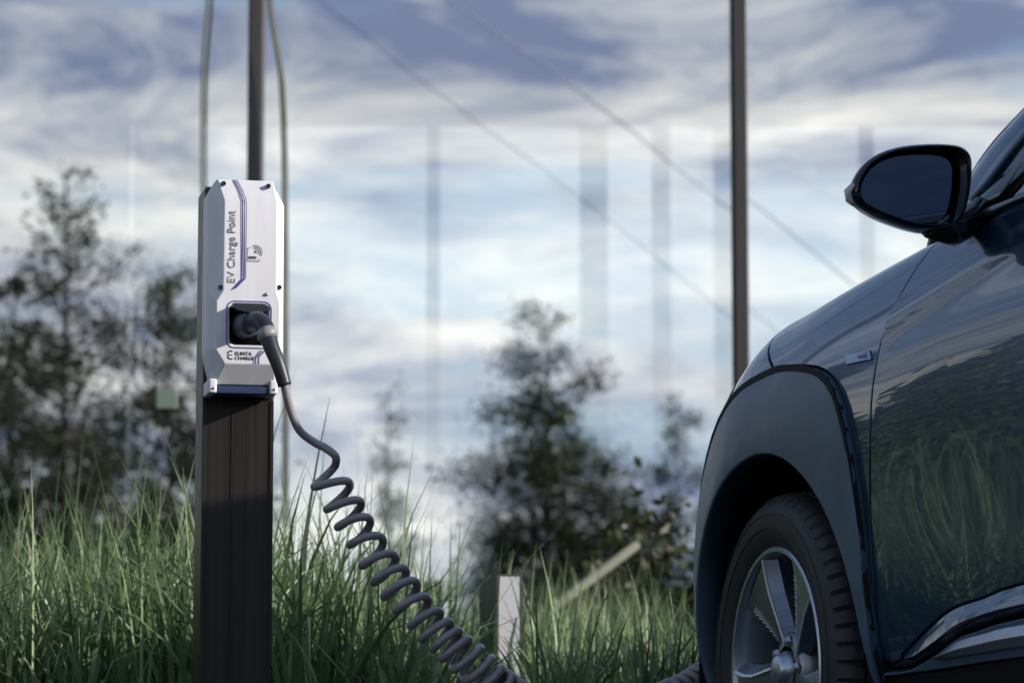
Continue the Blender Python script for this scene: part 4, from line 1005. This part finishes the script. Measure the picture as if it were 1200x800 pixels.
# ---- wheels
def make_wheel():
    wh = empty('wheel', (0, .80, .33))
    seg = 372; prof = [(.222, .078), (.232, .086), (.237, .0895), (.2375, .0875), (.250, .094), (.262, .0965), (.2625, .0985), (.2655, .0985), (.266, .097), (.275, .098), (.286, .0975), (.2865, .099), (.289, .0985), (.2895, .0965), (.296, .095), (.308, .088), (.316, .080), (.3235, .0715), (.3265, .060), (.3285, .044), (.3200, .043), (.3200, .038), (.3290, .037), (.3300, .013), (.3215, .012), (.3215, .006), (.3300, .005), (.3300, -.005), (.3215, -.006), (.3215, -.012), (.3300, -.013), (.3290, -.037), (.3200, -.038), (.3200, -.043), (.3285, -.044), (.3265, -.060), (.3235, -.0715), (.308, -.088), (.275, -.098), (.232, -.086), (.222, -.078)]
    v = []
    for r, h_ in prof:
        for j in range(seg):
            a = 2 * math.pi * j / seg; rr = r
            ph = (j + int(abs(h_) * 18)) % 6
            if r > .3082 and ph == 0: rr = r - .0075
            v.append((rr * math.cos(a), h_, rr * math.sin(a)))
    f = [(i * seg + j, (i + 1) * seg + j, (i + 1) * seg + (j + 1) % seg, i * seg + (j + 1) % seg) for i in range(len(prof) - 1) for j in range(seg)]
    t = MB().add(v, f).build('tyre', rubber, wh, smooth=False); 
    me = t.data; me.shade_smooth()
    md = t.modifiers.new('es', 'EDGE_SPLIT'); md.split_angle = R(28)
    rim = MB().lathe([(.222, .080), (.2275, .0845), (.2245, .0880), (.2185, .0870), (.2150, .0800), (.212, .060), (.200, -.05), (.222, -.078)], 96)
    ro_ = rim.build('rim', alloy, wh, smooth=True); md = ro_.modifiers.new('es', 'EDGE_SPLIT'); md.split_angle = R(40)
    MB().lathe([(.0, .0), (.150, .0), (.150, .012), (.0, .012)], 48).build('brake_disc', alloy_dark, wh)
    def pol(r, a, y): return (r * math.cos(a), y, r * math.sin(a))
    for q in range(5):
        a0 = R(55 + 72 * q)
        rk = [.050, .080, .115, .150, .185, .2165]; rs_ = list(np.linspace(.050, .2165, 16))
        la = [R(v) for v in np.interp(rs_, rk, (-8, -12, -15, -17, -19, -21))]; lb_ = [R(v) for v in np.interp(rs_, rk, (24, 18, 15, 13.5, 14.5, 17))]; yy_ = list(np.interp(rs_, rk, (.060, .063, .067, .071, .075, .080)))
        m_ = 2 * len(rs_)
        def quads(nr):
            F = []
            for i in range(nr - 1):
                F += [(2 * i, 2 * i + 1, 2 * i + 3, 2 * i + 2), (m_ + 2 * i, m_ + 2 * i + 2, m_ + 2 * i + 3, m_ + 2 * i + 1), (2 * i, 2 * i + 2, m_ + 2 * i + 2, m_ + 2 * i), (2 * i + 1, m_ + 2 * i + 1, m_ + 2 * i + 3, 2 * i + 3)]
            return F
        tp, bt = [], []
        for r, a, c, y in zip(rs_, la, lb_, yy_): tp += [pol(r, a0 + a, y - .006), pol(r, a0 + c, y)]; bt += [pol(r, a0 + a, y - .024), pol(r, a0 + c, y - .018)]
        so_ = MB().add(tp + bt, quads(len(rs_))).build('spoke', alloy_dark, wh, bevel=.0012)
        # bright machined edge, then a face that falls away into the opening
        tp, bt = [], []
        for r, c, y in zip(rs_, lb_, yy_): tp += [pol(r, a0 + c - .0010 / r, y + .0046), pol(r, a0 + c + .0042 / r, y + .0030)]; bt += [pol(r, a0 + c - .0010 / r, y - .004), pol(r, a0 + c + .0042 / r, y - .004)]
        MB().add(tp + bt, quads(len(rs_))).build('bright_edge', edge_m, so_)
        tp, bt = [], []
        for r, c, y in zip(rs_, lb_, yy_):
            w0_ = .008 + .16 * (r - .05) * (1.35 - r / .2165); tp += [pol(r, a0 + c + .0043 / r, y + .0005), pol(r, a0 + c + (.0043 + w0_) / r, y - .020)]; bt += [pol(r, a0 + c + .0043 / r, y - .010), pol(r, a0 + c + (.0043 + w0_) / r, y - .026)]
        MB().add(tp + bt, quads(len(rs_))).build('spoke_flank', alloy_mid, so_)
        ins = MB()
        for i in range(14):
            r = .080 + i * .0078; aa = np.interp(r, rs_, la)
            for j in range(3):
                da = (.004 + j * .0062 + (.0031 if i % 2 else 0)) / r; y = float(np.interp(r, rs_, yy_)) - .0052; s2 = .0029
                c0 = a0 + aa + da
                ins.add([pol(r - s2, c0, y), pol(r, c0 + s2 / r, y), pol(r + s2, c0, y), pol(r, c0 - s2 / r, y), pol(r, c0, y + .0022)], [(0, 1, 4), (1, 2, 4), (2, 3, 4), (3, 0, 4)])
        ins.build('textured_insert', silver, so_)
        ln_ = pol(.054, a0 + R(50), .064)
        MB().lathe([(.0115, -.02), (.0115, .0), (.0085, .006), (0, .007)], 6, 'y', ln_).build('wheel_nut', alloy, wh)
    MB().lathe([(.036, .03), (.036, .062), (.033, .070), (.029, .076), (.027, .082), (.023, .085), (0, .087)], 48).build('hub_cap', alloy, wh, smooth=True)
    MB().lathe([(.070, .02), (.070, .054), (.060, .060), (.046, .062)], 48).build('hub', alloy_dark, wh, smooth=True)
    return wh
w0 = make_wheel(); w0.parent = car; w0.location = (.003, .80, .33); w0.rotation_euler = (0, 0, -R(4.5))
def copy_tree(o, parent=None):
    c = o.copy(); COL.objects.link(c); c.parent = parent
    for ch in list(o.children): copy_tree(ch, c)
    return c
for ux, sy in ((0, -1), (-2.6, 1), (-2.6, -1)):
    c = copy_tree(w0, car); c.location = (ux, sy * .80, .33)
    if sy < 0: c.rotation_euler = (0, 0, math.pi)
